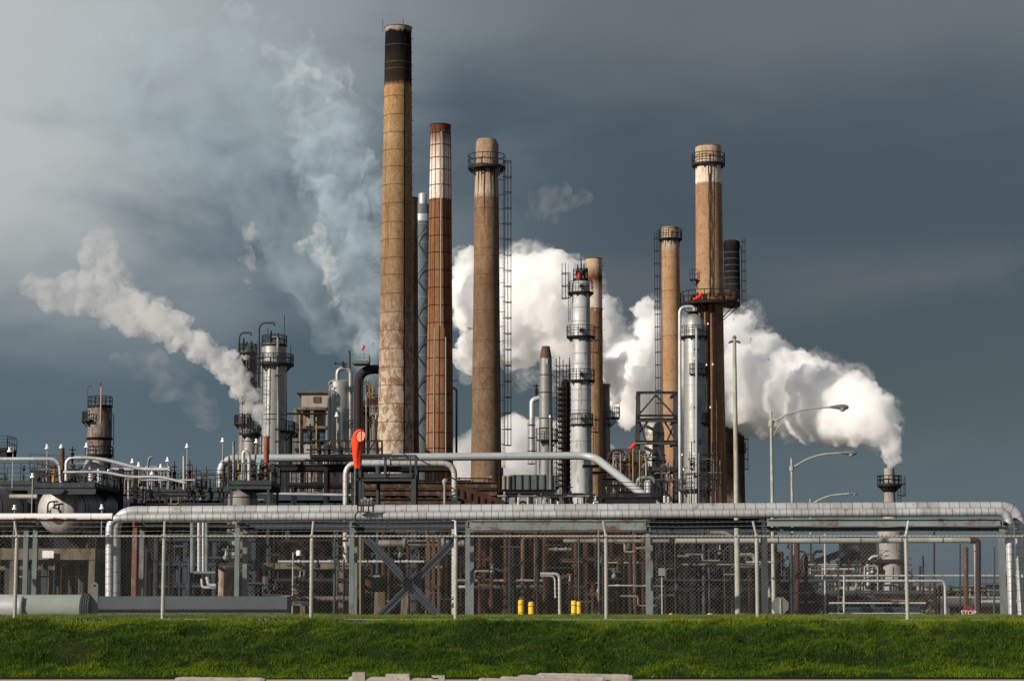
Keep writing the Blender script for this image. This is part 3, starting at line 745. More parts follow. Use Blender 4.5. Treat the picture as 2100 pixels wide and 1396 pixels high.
# 1 tallest
C1 = Tower('chimney', 'tallest brown brick chimney with a soot blackened top and pale peeling lower half', 'chimney', 210, 812.5,
  [(57, 28.5), (66, 28.2), (67, 27.6), (176, 29), (400, 31.4), (700, 34.2), (925, 37.5), (1005, 38.5), (1100, 40)],
  [shaft_mat('chimney_tall',
   [(1200, (.30, .20, .125), 1), (760, (.27, .175, .11), 5), (560, (.31, .215, .125), 6), (300, (.40, .285, .155), 6), (215, (.40, .24, .11), 3), (176, (.030, .021, .017), .25), (150, (.020, .016, .014), 1.0), (110, (.007, .007, .008), .6), (67, (.42, .37, .31), .12)], 210,
   [(.19, .15, .11), (.10, .06, .035)], .5, .75, patch=((.58, .53, .45), 700, 7)), weather('tall_band', (.11, .075, .05), (.16, .11, .07), None, scale=2)],
  part='shaft', bands=[97, 132, 146] + [176, 202, 240, 276, 312, 346, 383, 421, 459, 495, 532, 567, 605, 643, 680, 718, 755, 792, 830, 867, 905], bt=.035, ref=700)
for k, px in enumerate((785, 827)):
    mb = MB(); b = W(px, 66, 210 - .6); mb.tube([b, b + Vector((0, 0, 1.35))], .03, 5); mb.build('lightning_rod', dark, C1.t)
mb = MB(); z0, z1 = 8, Z(70, 210)
ang = -PI / 2 + .55
mb.add([(C1.x + (C1.r(z) + .04) * math.cos(ang + d), 210 + (C1.r(z) + .04) * math.sin(ang + d), z) for z in np.linspace(z0, z1 - .5, 40) for d in (-.05 - .02 * math.sin(z * 1.7), .045)],
       [(2 * i, 2 * i + 1, 2 * i + 3, 2 * i + 2) for i in range(39)]); mb.build('rust_seam', rust_dark, C1.t)
mb = MB()
for row in range(80, 900, 28):
    z = Z(row, 210); r = C1.r(z); mb.beam((C1.x + r, 210, z), (C1.x + r + .18, 210 - .02, z), .05, .05)
mb.build('step_iron', dark, C1.t, False)
mb = MB(); zz = Z(57, 210); mb.ring((C1.x, 210, zz - .05), 28.5 * C1.m, .06, 36); mb.build('rim', concrete, C1.t)

# 2 rusty-topped with white band
C2 = Tower('chimney', 'slender rust brown chimney with a white band under its rusty top, right of the tallest', 'chimney', 200, 901.5,
  [(257, 21.8), (263, 21.6), (264, 21), (412, 23.2), (700, 26), (925, 28), (1005, 29)],
  [shaft_mat('chimney_white_band', [(1200, (.25, .145, .085), 1), (800, (.27, .15, .082), 5), (600, (.235, .125, .066), 3), (411, (.86, .84, .80), .15), (300, (.58, .46, .36), 1.8), (284, (.14, .055, .03), .8)], 200,
   [(.24, .18, .13), (.15, .09, .055)], .35, .7), rust_dark], bands=[275, 300, 326, 351, 382, 412, 450, 486, 520, 556, 592, 628, 664, 700, 736, 772, 810, 848, 888, 920], bt=.04, ref=700)
mb = MB()
for k in range(14):
    a = -PI / 2 + (k - 6) * 2 * PI / 14 * .98
    for z0, z1 in [(Z(a_, 200), Z(b_, 200)) for a_, b_ in ((1000, 700), (700, 412), (412, 268))]:
        mb.beam((C2.x + (C2.r(z0) + .03) * math.cos(a), 200 + (C2.r(z0) + .03) * math.sin(a), z0), (C2.x + (C2.r(z1) + .03) * math.cos(a), 200 + (C2.r(z1) + .03) * math.sin(a), z1), .028, .04)
mb.build('strapping', rust_dark, C2.t, False)
mb = MB()
for px, a_, b_ in ((903, 268, 668), (888, 670, 1000), (914, 690, 1000)): p = W(px, b_, 200 - 1.45); q = W(px, a_, 200 - 1.45); mb.tube([(p.x, p.y, p.z), (p.x + (C2.x - p.x) * .1, 198.85, q.z)], .045, 6)
mb.build('conduit', galv, C2.t)
mb = MB(); mb.ring((C2.x, 200, Z(258, 200)), 21.4 * C2.m, .07, 30); mb.build('rim', rust_dark, C2.t)

# 3 with platform and caged ladder
C3 = Tower('chimney', 'buff chimney with round top platform, rust drips and long caged ladder on its right', 'chimney', 198, 997.5,
  [(287, 20), (292, 22.5), (345, 23), (400, 25.3), (640, 27.5), (925, 31), (1030, 32.5)],
  [shaft_mat('chimney_platform', [(1200, (.20, .15, .10), 1), (770, (.21, .155, .10), 4), (660, (.17, .12, .08), 3), (560, (.26, .175, .105), 4), (470, (.235, .165, .10), 3), (405, (.46, .38, .29), .3), (345, (.36, .29, .22), 1)], 198,
   [(.19, .13, .085), (.11, .06, .035)], .3, .45, joint=.11), band_m], bands=[430, 512, 565, 638, 700, 757, 800], bt=.022, ref=700)
C3.plat(343, 39.5, h=1.15, t=.04, th=.25)
mb = MB()
for a, l in ((-2.35, 75), (-1.75, 120), (-1.2, 62), (-.8, 75), (-2.0, 40)):
    zt = Z(346, 198); 
    for i in range(14):
        z0_, z1_ = zt - l * .05 * i / 14, zt - l * .05 * (i + 1) / 14; w = .085 * (1 - i / 15)
        mb.add([(C3.x + (C3.r(z) + .012) * math.cos(a + d + .015 * math.sin(i)), 198 + (C3.r(z) + .012) * math.sin(a + d + .015 * math.sin(i)), z) for z, ww in ((z0_, w), (z1_, .085 * (1 - (i + 1) / 15))) for d in (-ww, ww)], [(0, 1, 3, 2)])
mb.build('rust_drip', rust, C3.t)
ladder(C3.t, C3.x + C3.r(Z(640, 198)) + .42, 198 - .2, Z(960, 198), Z(350, 198), w=.5, dirx=.9, diry=-.35, cr=.42, t=.035, hoop=1.55)
mb = MB()
for row in range(370, 960, 30):
    z = Z(row, 198); mb.beam((C3.x + C3.r(z) - .05, 197.8, z), (C3.x + C3.r(Z(640, 198)) + .5, 197.8, z), .05, .05)
mb.build('ladder_stay', dark, C3.t, False)
ladder(C3.t, C3.x + 23.4 * C3.m, 197.6, Z(345, 198), Z(296, 198), w=.35, dirx=1, diry=-.2, cage=False, t=.04)
mb = MB(); mb.lathe((C3.x, 198), [(17 * C3.m, Z(289, 198)), (17 * C3.m, Z(285.5, 198))], 24); mb.build('flue_lip', dark, C3.t)

# brown chimney partly hidden behind the tallest, and grey tower behind it
C4 = Tower('chimney', 'dull brown chimney mostly hidden behind the right edge of the tallest one', 'chimney', 228, 838,
  [(406, 17), (410, 17), (700, 20), (1000, 24)], [shaft_mat('chimney_hidden', [(1200, (.14, .105, .075), 1), (592, (.055, .045, .04), 1), (530, (.19, .125, .08), 4)], 228, [(.10, .07, .05), (.06, .04, .03)], .4), band_m], bands=[450, 530, 610, 700, 790, 880], ref=700)
mb = MB(); mb.ring((C4.x, 228, Z(407, 228)), 17.2 * C4.m, .07, 24); mb.build('rim', dark, C4.t)
C5 = Tower('distillation_column', 'tall blue grey column with a white domed cap, between the tallest and the white banded chimneys', 'column', 240, 866,
  [(420, 15), (440, 17), (1000, 20)], [weather('column_blue', (.10, .125, .145), (.075, .095, .11), (.05, .05, .05), .3, .8, .15, .6), plain('pale_seam', (.2, .24, .27))], part='shell',
  bands=[463, 500, 537, 574, 612, 650, 690, 730, 770, 810, 850, 890], bt=.05, ref=700)
mb = MB(); m = C5.m; mb.lathe((C5.x - .0, 240), [(8.5 * m, Z(428, 240)), (9.5 * m, Z(398, 240)), (6 * m, Z(396, 240))], 24); mb.lathe((C5.x, 240), [(13 * m, Z(444, 240)), (17.4 * m, Z(441, 240)), (17.4 * m, Z(453, 240)), (17 * m, Z(456, 240))][::-1], 24); mb.build('cap', silver_bright, C5.t)
mb = MB()
for i, row in enumerate(range(460, 900, 38)):
    sg = 1 if i % 2 == 0 else -1
    for q in (0, 1):
        mb.beam((C5.x - 14 * m * sg, 240 - 1.22, Z(row + 38, 240)), (C5.x + 14 * m * sg, 240 - 1.22, Z(row, 240)), .08, .06)
mb.build('wind_brace', plain('brace_pale', (.075, .095, .11)), C5.t, False)

# tapered grey stack
C6 = Tower('flue_stack', 'short grey steel stack with a rust brown conical tip', 'stack', 190, 1119.5,
  [(735, 12.6), (830, 13.7), (905, 14.4), (960, 14.8), (1040, 16)], [weather('stack_grey', (.235, .24, .225), (.175, .18, .17), (.13, .11, .085), .35, .7, .12, .5, .3), band_m], bands=[769, 805, 858, 878, 940], bt=.05, ref=850)
mb = MB(); m = C6.m; mb.lathe((C6.x, 190), [(12.6 * m, Z(735, 190)), (8.5 * m, Z(711, 190)), (8.0 * m, Z(710, 190))], 30); mb.build('cone_tip', weather('cone_rust', (.10, .055, .04), (.07, .045, .038), None, scale=2), C6.t)
mb = MB(); mb.box(W(1120, 741, 190 - 12.7 * m), (7 * m, .06, 10 * m)); mb.build('hatch', silver_bright, C6.t, False)
C6.plat(902, 26, h=1.0, a0=-2.4, a1=1.6, t=.03)
ladder(C6.t, C6.x - 21 * m, 190 - .3, Z(1000, 190), Z(878, 190), dirx=-1, diry=-.3, cage=True, t=.03)
C6.plat(998, 27, h=1.0, a0=-1.2, a1=1.0, t=.03)

# silver distillation column with many platforms
C7 = Tower('distillation_column', 'bright silver column with four ringed platforms, a caged side ladder and valves on top', 'column', 195, 1191.5,
  [(575, 13), (580, 18.5), (596, 19.5), (700, 19.6), (701, 20.2), (880, 20.6), (1010, 21)], [weather('silver_mid', (.44, .45, .455), (.31, .315, .32), (.18, .165, .15), .4, .9, .12, .55, .1), plain('seam', (.12, .12, .115))], part='shell', bands=[606, 632, 660, 700, 726, 747, 800, 822, 842, 905], bt=.018, ref=770)
for row, rr, a0, a1 in ((600, 27, 0, 2 * PI), (690, 30, 2.2, 2.2 + 4.6), (780, 29, -2.8, 1.2), (870, 25, -2.9, 1)):
    C7.plat(row, rr, h=1.0, a0=a0, a1=a1, t=.03, mat=dark)
    mb = MB(); z = Z(row - 10, 195); 
    mb.disc((C7.x + .05, 195 - 20 * C7.m - .1, z), (0, 1, 0), 5.2 * C7.m, .3, 18); o = mb.build('manway', silver_dirty, C7.t)
    mb = MB(); mb.disc((C7.x + .05, 195 - 20 * C7.m - .27, z), (0, 1, 0), 3.6 * C7.m, .08, 12); mb.build('manway_cover', rust_dark, o)
ladder(C7.t, C7.x - 24 * C7.m, 194.6, Z(660, 195), Z(560, 195), dirx=-1, diry=-.4, t=.035)
ladder(C7.t, C7.x + 22 * C7.m, 194.3, Z(772, 195), Z(690, 195), dirx=.8, diry=-.6, t=.03)
ladder(C7.t, C7.x + 22 * C7.m, 194.3, Z(935, 195), Z(872, 195), dirx=.8, diry=-.6, t=.03)
C7.plat(572, 16, h=.9, t=.03, brackets=False)
def relief_valve(root, c, h, mat):
    mb = MB(); x, y, z = c
    mb.lathe((x, y), [(.09, z), (.09, z + h * .25), (.17, z + h * .27), (.17, z + h * .32), (.13, z + h * .36), (.15, z + h * .55), (.09, z + h * .6), (.07, z + h * .9), (.03, z + h)], 12)
    mb.tube(bend([(x, y, z + h * .45), (x + .28, y, z + h * .45), (x + .28, y, z + h * .7)], .1), .07, 8)
    return mb.build('relief_valve', mat, root)
m = C7.m; zt = Z(574, 195)
relief_valve(C7.t, (C7.x - 6 * m, 194.6, zt), 1.5, dark); relief_valve(C7.t, (C7.x + 1 * m, 194.5, zt), 1.75, steel_blue); relief_valve(C7.t, (C7.x + 7 * m, 194.7, zt), 1.6, dark)
mb = MB(); mb.lathe((C7.x - 4 * m, 194.2), [(.11, zt), (.13, zt + .3), (.09, zt + .55)], 10); mb.build('red_valve', red, C7.t)
mb = MB(); mb.tube([(C7.x + 1 * m, 195.1, zt), (C7.x + 1 * m, 195.1, zt + 2.1)], .04, 6); mb.build('antenna', dark, C7.t)
mb = MB(); mb.tube([(C7.x + 11 * m, 194.7, zt), (C7.x + 11 * m, 194.7, zt + 1.6), (C7.x + 7 * m, 194.7, zt + 1.6)], .045, 6); mb.build('davit', ochre, C7.t)

C8 = Tower('chimney', 'brown chimney with a blotchy rust and white top directly behind the silver column', 'chimney', 221, 1219,
  [(531, 17.5), (580, 17.3), (800, 17.5), (1010, 18)], [shaft_mat('chimney_blotchy', [(1200, (.27, .19, .12), 1), (720, (.24, .15, .09), 6), (634, (.62, .58, .53), .25), (586, (.12, .055, .035), .6), (556, (.50, .42, .32), .7)], 221,
   [(.22, .16, .11), (.14, .075, .045)], .7, .75), band_m], bands=[531, 634], bt=.05, ref=770)
mb = MB()
for row in range(545, 930, 22): z = Z(row, 221); mb.beam((C8.x + C8.r(z), 221, z), (C8.x + C8.r(z) + .2, 221, z), .05, .05)
mb.build('step_iron', dark, C8.t, False)
C9 = Tower('distillation_column', 'narrow grey column with a flared lip and one side platform, right of the brown blotchy chimney', 'column', 222, 1243,
  [(787, 8), (788, 9.5), (792, 9.5), (794, 7.6), (930, 8.5), (1010, 9)], [silver_dirty, dark], part='shell', bands=[845, 870], ref=850)
C9.plat(856, 28, h=1.1, a0=-1.5, a1=1.2, t=.035)
mb = MB(); x = C9.x + 27 * C9.m; mb.tube(bend([(x, 221, Z(856, 222)), (x, 221, Z(828, 222)), (x - .4, 221, Z(828, 222))], .15), .03, 6); mb.build('davit', dark, C9.t)

C10 = Tower('chimney', 'buff chimney of middle height with a cage ladder down its left side', 'chimney', 223, 1376.5,
  [(467, 17.8), (472, 17.6), (500, 18.2), (515, 19), (700, 20), (900, 20.8), (1030, 22)], [shaft_mat('chimney_buff', [(1200, (.34, .24, .155), 1), (760, (.36, .26, .165), 5), (513, (.40, .38, .33), .35), (484, (.46, .38, .28), .3)], 223,
   [(.30, .20, .12), (.16, .10, .06)], .35, .35, joint=.14), dark], bands=[468, 598, 690], bt=.02, ref=700)
C10.plat(490, 25, h=1.0, t=.04)
mb = MB()
for k in range(20): a = 2 * PI * k / 20; z = Z(492, 223); r = 18.6 * C10.m; mb.beam((C10.x + r * math.cos(a), 223 + r * math.sin(a), z), (C10.x + r * math.cos(a), 223 + r * math.sin(a), z - random.uniform(.3, .95)), .11, .02)
mb.build('drip_stain', weather('drip', (.10, .10, .085), (.07, .065, .055), None, scale=3), C10.t, False)
ladder(C10.t, C10.x - 22.3 * C10.m, 222.8, Z(1000, 223), Z(492, 223), w=.4, dirx=-1, diry=-.35, cr=.36, t=.03, hoop=1.4)

C11 = Tower('chimney', 'second tallest buff chimney with a round platform, white collar and dark vertical stain', 'chimney', 212, 1457,
  [(301, 26), (303, 27), (320, 26.6), (377, 27.3), (610, 29), (612, 27), (900, 28.5), (1030, 30)],
  [shaft_mat('chimney_second', [(1200, (.25, .16, .10), 1), (900, (.26, .16, .10), 4), (640, (.37, .26, .165), .5), (470, (.33, .22, .14), 6), (377, (.82, .80, .76), .1), (338, (.45, .38, .29), 1.0)], 212,
   [(.27, .18, .11), (.13, .075, .045)], .18, .4, joint=.3), dark], bands=[302], bt=.03, ref=700)
C11.plat(337, 35, h=1.05, t=.045, th=.22)
mb = MB(); ang = -PI / 2 + .03
zs_ = np.linspace(Z(612, 212), Z(345, 212), 60)
mb.add([(C11.x + (C11.r(z) + .015) * math.cos(ang + d * (1 + .25 * math.sin(z * 2.1))), 212 + (C11.r(z) + .015) * math.sin(ang + d * (1 + .25 * math.sin(z * 2.1))), z) for z in zs_ for d in (-.14, .14)], [(2 * i, 2 * i + 1, 2 * i + 3, 2 * i + 2) for i in range(59)])
mb.build('tar_stain', weather('tar_stain', (.11, .075, .05), (.07, .05, .036), (.26, .17, .10), .3, 1.5, .3), C11.t)
ladder(C11.t, C11.x, 212 - C11.r(Z(500, 212)) - .12, Z(612, 212), Z(345, 212), w=.3, dirx=0, diry=-1, cage=False, t=.022)
m = C11.m
# small side platform
zz = Z(575, 212); mb = MB(); mb.box((C11.x - 35 * m, 211.3, zz - .05), (16 * m, .9, .1))
for s_ in (-1, 1): mb.beam((C11.x - 35 * m + s_ * 5 * m, 211.4, zz - .1), (C11.x - 27 * m, 211.4, zz - .9), .06, .06)
o = mb.build('side_platform', dark, C11.t, False)
mb = MB()
for k in (.5, 1): mb.beam((C11.x - 43 * m, 210.9, zz + k), (C11.x - 27 * m, 210.9, zz + k), .05, .05)
for k in range(4): mb.beam((C11.x - (43 - 5 * k) * m, 210.9, zz), (C11.x - (43 - 5 * k) * m, 210.9, zz + 1), .05, .05)
mb.build('railing', dark, o, False)
# big middle platform carrying gear
C11.plat(622, 62, h=1.1, a0=2.55, a1=2.55 + 4.4, t=.045, th=.3, mat=rust_dark)
for a in (-2.6, -1.9, -1.2, -.5):
    mb = MB(); c0 = Vector((C11.x + 44 * m * math.cos(a), 212 + 44 * m * math.sin(a), Z(622, 212)))
    mb.box(c0 + Vector((0, 0, .35)), (.5, .4, .7)); mb.tube([c0 + Vector((.5, 0, 0)), c0 + Vector((.5, 0, 1.0))], .1, 8); mb.build('equipment_box', rust, C11.t, False)
mb = MB()
for a, l in ((-2.3, 330), (-1.9, 390), (-1.45, 370)):
    z0, z1 = Z(622 + l, 212), Z(625, 212); r0 = 30 * m
    mb.beam((C11.x + r0 * math.cos(a), 212 + r0 * math.sin(a), z0), (C11.x + r0 * math.cos(a), 212 + r0 * math.sin(a), z1), .28, .2)
mb.build('duct_strip', rust_dark, C11.t, False)

C12 = Tower('flue_stack', 'black ringed stack behind the second tallest chimney, widening to rusty brown at its foot', 'stack', 246, 1503,
  [(494, 14.5), (497, 17), (510, 17.5), (512, 16.2), (640, 16.8), (870, 18), (890, 20), (1030, 21)], [shaft_mat('stack_black', [(1200, (.16, .11, .075), 1), (880, (.05, .04, .035), 2), (630, (.055, .048, .04), 1.5), (590, (.018, .018, .020), 2)], 246,
   [(.05, .035, .028), (.03, .022, .018)], .5), plain('ring_grey', (.14, .145, .15))], bands=list(range(519, 640, 13)) + [925, 927], bt=.03, ref=700)
ladder(C12.t, C12.x + 18.8 * C12.m, 245.5, Z(1000, 246), Z(505, 246), w=.35, dirx=1, diry=-.3, cr=.3, t=.03)
C12.plat(925, 24, h=1, t=.03)

# domed vessel in front of the second tallest chimney
C13 = Tower('distillation_column', 'silver domed column with ringed platforms in front of the second tallest chimney', 'column', 186, 1426,
  [(643, 2), (645, 9), (650, 14), (657, 18.5), (666, 21.5), (676, 22.6), (740, 22.8), (865, 23.8), (1000, 24.6), (1040, 25)], [silver, plain('seam2', (.15, .15, .145))], part='shell', bands=list(range(700, 1030, 13)), bt=.008, ref=850)
for row, rr, a0, a1 in ((690, 30, 0, 2 * PI), (768, 27, -2.1, 1.3), (961, 28, -2.1, 1.3), (1003, 40, -2.9, .3)):
    C13.plat(row, rr, h=.9, a0=a0, a1=a1, t=.03, mat=dark if row != 1003 else steel_blue)
C13.plat(868, 29, h=.9, a0=-1.1, a1=.6, t=.03)
C13.pipe([(1428, 1200), (1428.5, 672), (1421, 667)], 2.9, weather('pipe_blue', (.34, .38, .42), (.27, .30, .33), None, scale=1, rough=.4, metal=.3), 'downcomer', rad=.4)
C13.pipe([(1394.5, 1200), (1394, 629), (1424, 629), (1424, 646)], 3.6, silver_bright, 'overhead_line', rad=.75, dy=-.2)
m = C13.m
mb = MB(); mb.lathe((C13.x, 186), [(9 * m, Z(644, 186)), (9 * m, Z(641, 186)), (15 * m, Z(641, 186)), (15 * m, Z(639, 186))], 20); mb.build('nozzle_flange', dark, C13.t)
for px, row in ((1452, 664), (1449, 748), (1462, 747), (1457, 835), (1424, 735), (1399, 932), (1424, 930), (1461, 930), (1457, 975), (1402, 962)):
    c = W(px, row, 186 - 1.3); mb = MB(); mb.lathe((c.x, c.y), [(2.4 * m, c.z - 1.5 * m), (1.2 * m, c.z + 1 * m), (.8 * m, c.z + 2.6 * m)], 10); mb.build('flood_lamp', white, C13.t)
for row in (716, 770, 835, 905): c = W(1428.5, row, 186 - 1.2); mb = MB(); mb.box(c, (11 * m, .25, 3 * m)); mb.build('pipe_clamp', dark, C13.t, False)
for px in (1454, 1462, 1470):
    C13.pipe([(px, 1040), (px, 690 + (px - 1454) * 8)], 1.3, (rust_dark, silver_dirty, rust_tan)[(px - 1454) // 8], 'riser', dy=-.1)
# small steaming stack on the right
C14 = Tower('flue_stack', 'small steaming stack with a flared platform at the far right', 'stack', 216, 1826.5,
  [(960, 10.5), (1022, 11.5), (1030, 12), (1062, 14), (1078, 26), (1100, 26.5), (1158, 27), (1215, 29)], [weather('stack_pale', (.30, .29, .275), (.21, .20, .19), (.14, .10, .07), .35, .6, .15, .6), band_m], bands=[1000, 1030, 1075], bt=.04, ref=1100)
C14.plat(992, 25, h=.85, t=.045, th=.25)
ladder(C14.t, C14.x + 17 * C14.m, 215.3, Z(1060, 216), Z(994, 216), dirx=.6, diry=-.8, cage=True, t=.04)
mb = MB(); mb.lathe((C14.x, 216), [(22 * C14.m, Z(996, 216)), (12 * C14.m, Z(1009, 216))][::-1], 24); mb.build('platform_cone', dark, C14.t)

# ------------------------------------------------------------------ left group of columns
def hook_lamp(root, x, y, z0, z1, dx, mat=dark, t=.04):
    mb = MB(); mb.tube(bend([(x, y, z0), (x, y, z1), (x + dx, y, z1), (x + dx, y, z1 - .25)], abs(dx) * .5, 6), t, 8); mb.build('hoist_arm', mat, root)
T1 = Tower('tower', 'short rusty tower with a tan vent pipe on top at the left', 'tower', 150, 204,
  [(831, 14), (838, 24), (900, 25), (901, 24), (945, 24.5), (1100, 25)], [weather('tower_rusty', (.25, .225, .20), (.12, .105, .092), (.085, .038, .022), .55, 1.5, .3, .8), rust_dark], part='shell', bands=[899, 901, 935], bt=.07, ref=900)
T1.plat(831, 25.5, h=.62, t=.03); T1.plat(862, 37, h=.6, a0=2.2, a1=4.3, t=.03); T1.plat(931, 29, h=.55, t=.03)
m = T1.m; c = W(207, 835, 149)
mb = MB(); mb.tube([(c.x, 149, Z(870, 150)), (c.x, 149, Z(795, 150))], 1.7 * m, 10); mb.build('vent_pipe', weather('tan_pipe', (.42, .31, .18), (.34, .24, .14), (.2, .08, .04), .3), T1.t)
mb = MB(); mb.tube([(c.x - 2 * m, 149.1, Z(840, 150)), (c.x - 2 * m, 149.1, Z(787, 150))], 1.0 * m, 8); mb.lathe((c.x - 3 * m, 149.4), [(4 * m, Z(833, 150)), (3 * m, Z(815, 150))], 10); mb.build('valve_stem', rust, T1.t)
hook_lamp(T1.t, W(179, 850, 150).x, 150, Z(835, 150), Z(791, 150), .27, dark, .018)
T1.pipe([(232.5, 1080), (233, 850), (228, 847)], 1.3, galv, 'riser', dy=-.2, rad=.2)
T2 = Tower('distillation_column', 'narrow dark column crowded with ladders, left neighbour of the tall pale one', 'column', 176, 506,
  [(716, 10), (722, 15.5), (1000, 16)], [silver_dirty, dark], part='shell', bands=[745, 800, 850], ref=850)
for row, rr, a0, a1 in ((723, 20, 0, 2 * PI), (757, 19, -2.8, .4), (800, 16 + 4, -2.2, 1), (840, 19, -2, 1), (868, 26, 2.2, 4.6)): T2.plat(row, rr, h=.7, a0=a0, a1=a1, t=.03)
ladder(T2.t, T2.x + 15 * T2.m, 175.2, Z(868, 176), Z(725, 176), dirx=.5, diry=-.9, t=.035)
hook_lamp(T2.t, W(488, 850, 176).x, 176, Z(723, 176), Z(682, 176), 1.0, steel, .09)
for px, ml in ((497, dark), (513, rust_dark), (519, steel)): T2.pipe([(px, 1000), (px, 735)], 1.4, ml, 'riser')
relief_valve(T2.t, (T2.x - .3, 175.5, Z(722, 176)), 1.2, dark); relief_valve(T2.t, (T2.x + .35, 175.6, Z(722, 176)), 1.0, steel)
T3 = Tower('distillation_column', 'tall pale grey column with a curved hoist arm and a long pipe down its front', 'column', 170, 560.5,
  [(704, 18), (706, 24.5), (708, 26), (880, 26.6), (1000, 27)], [silver, dark], part='shell', bands=[730, 851, 861], bt=.03, ref=850)
for row, rr in ((707, 26.5), (746, 41)): T3.plat(row, rr, h=.75, t=.035, a0=(0 if row < 720 else -2.6), a1=(2 * PI if row < 720 else 1.3), th=.2)
T3.pipe([(558, 692), (570, 690), (570.5, 1010)], 3.0, silver_dirty, 'riser', rad=.4)
T3.pipe([(587.5, 745), (587.5, 1010)], 1.1, silver_dirty, 'drain', dy=.1)
hook_lamp(T3.t, W(529, 850, 170).x, 169.9, Z(880, 170), Z(662, 170), 1.25, steel, .085)
T3.plat(884, 46, h=.75, a0=-.9, a1=.6, t=.035)
ladder(T3.t, T3.x - 24.5 * T3.m, 168.9, Z(1000, 170), Z(746, 170), dirx=-.6, diry=-.8, t=.03)
mb = MB(); m = T3.m
for px, a_, b_ in ((582.5, 708, 645), (549, 708, 672), (596, 746, 707)): p = W(px, a_, 169.4); mb.tube([p, (p.x, p.y, Z(b_, 169.4))], .03, 5)
mb.build('antenna', dark, T3.t)
relief_valve(T3.t, (T3.x - .2, 169.3, Z(706, 170)), 1.1, dark); relief_valve(T3.t, (T3.x + .4, 169.2, Z(706, 170)), .9, steel)
for row in (770, 880, 905): c = W(570, row, 168.7); mb = MB(); mb.box(c, (12 * m, .2, 3 * m)); mb.build('pipe_clamp', dark, T3.t, False)
T4 = Tower('distillation_column', 'slim pale vessel in front of the narrow dark column, platform at half height', 'column', 160, 512,
  [(880, 13), (883, 15), (1010, 16)], [silver_dirty, dark], part='shell', bands=[905, 940], ref=900)
T4.plat(888, 24, h=.6, a0=-2.6, a1=.8, t=.03, th=.2)
# drum with the loop pipe
V1 = Tower('pressure_vessel', 'light grey vertical vessel with a hairpin pipe looping over its top', 'vessel', 182, 697,
  [(776, 3), (778, 14), (781, 21), (784, 25), (1010, 26)], [silver, plain('seam3', (.17, .17, .165))], part='shell', bands=list(range(795, 1010, 12)), bt=.008, ref=880)
V1.pipe([(692, 782), (692, 755), (719, 755), (719.5, 1010)], 4.4, silver, 'overhead_line', rad=.6, dy=-.75)
V1.pipe([(684, 792), (677, 791), (677, 1000)], 1.2, silver_dirty, 'riser', rad=.2)
mb = MB(); m = V1.m; c = W(704, 752, 181); mb.beam(c, c + Vector((0, 0, 11 * m)), .2, .2); mb.beam(c + Vector((0, 0, 6 * m)), c + Vector((-15 * m, 0, 7 * m)), .07, .07); mb.beam(c + Vector((2 * m, 0, 3 * m)), c + Vector((8 * m, 0, 7 * m)), .15, .12); mb.disc(c + Vector((-16 * m, 0, 7 * m)), (1, 0, 0), .12, .15, 8); mb.build('vent_valve', dark, V1.t, False)
mb = MB(); c = W(722, 868, 180.6)
for k in range(6): a = PI * k / 6; mb.beam(c + Vector((math.cos(a), 0, math.sin(a))) * 8 * m, c - Vector((math.cos(a), 0, math.sin(a))) * 8 * m, .04, .04)
pts = [c + Vector((math.cos(2 * PI * k / 20), 0, math.sin(2 * PI * k / 20))) * 8 * m for k in range(21)]; mb.tube(pts, .05, 6, False); mb.build('hand_wheel', steel, V1.t)
mb = MB()
for k in range(4): q = W(712 + k * 5, 793 + (k % 2) * 7, 180.8); mb.box(q, (8 * m, .3, 5 * m))
mb.beam(W(712, 805, 180.8), W(725, 792, 180.8), .08, .08); mb.build('bracket_cluster', steel, V1.t, False)

# ------------------------------------------------------------------ plant kit
def pipe_run(pts, Y, rpx, mat, label, rad=.4, name='pipe', seams=None, group=None, n=12, cat='pipe', flange=None):
    q = P(pts, Y); b = bend(q, rad, 6) if len(q) > 2 else q
    r = rpx * mpp(Y); mb = MB(); mb.tube(b, r, n)
    mats = [mat]
    if seams:
        mb.k = 1; mats.append(joint); acc = seams * .5
        for a, c in zip(b, b[1:]):
            l = (c - a).length; d = (c - a).normalized()
            while acc < l: e = a + d * acc; mb.tube([e - d * .02, e + d * .02], r * 1.03, n); acc += seams
            acc -= l
    if flange:
        for (i, t_) in flange:
            e = q[i].lerp(q[i + 1], t_); d = (q[i + 1] - q[i]).normalized(); mb.tube([e - d * .06, e + d * .06], r * 1.55, n)
    o = mb.build(name, mats, loc=b[0]); return tag(o, label, cat, group)
def rail_line(parent, a, b, h=1.0, sp=1.3, t=.035, mat=None, toe=True):
    a = Vector(a); b = Vector(b); mb = MB(); n = max(1, int(round((b - a).length / sp))); up = Vector((0, 0, 1))
    for k in (.5, 1): mb.beam(a + up * h * k, b + up * h * k, t, t)
    for i in range(n + 1): c = a.lerp(b, i / n); mb.beam(c, c + up * h, t * 1.2, t * 1.2)
    if toe: mb.beam(a + up * .07, b + up * .07, .02, .12)
    return mb.build('railing', mat or steel, parent, False)
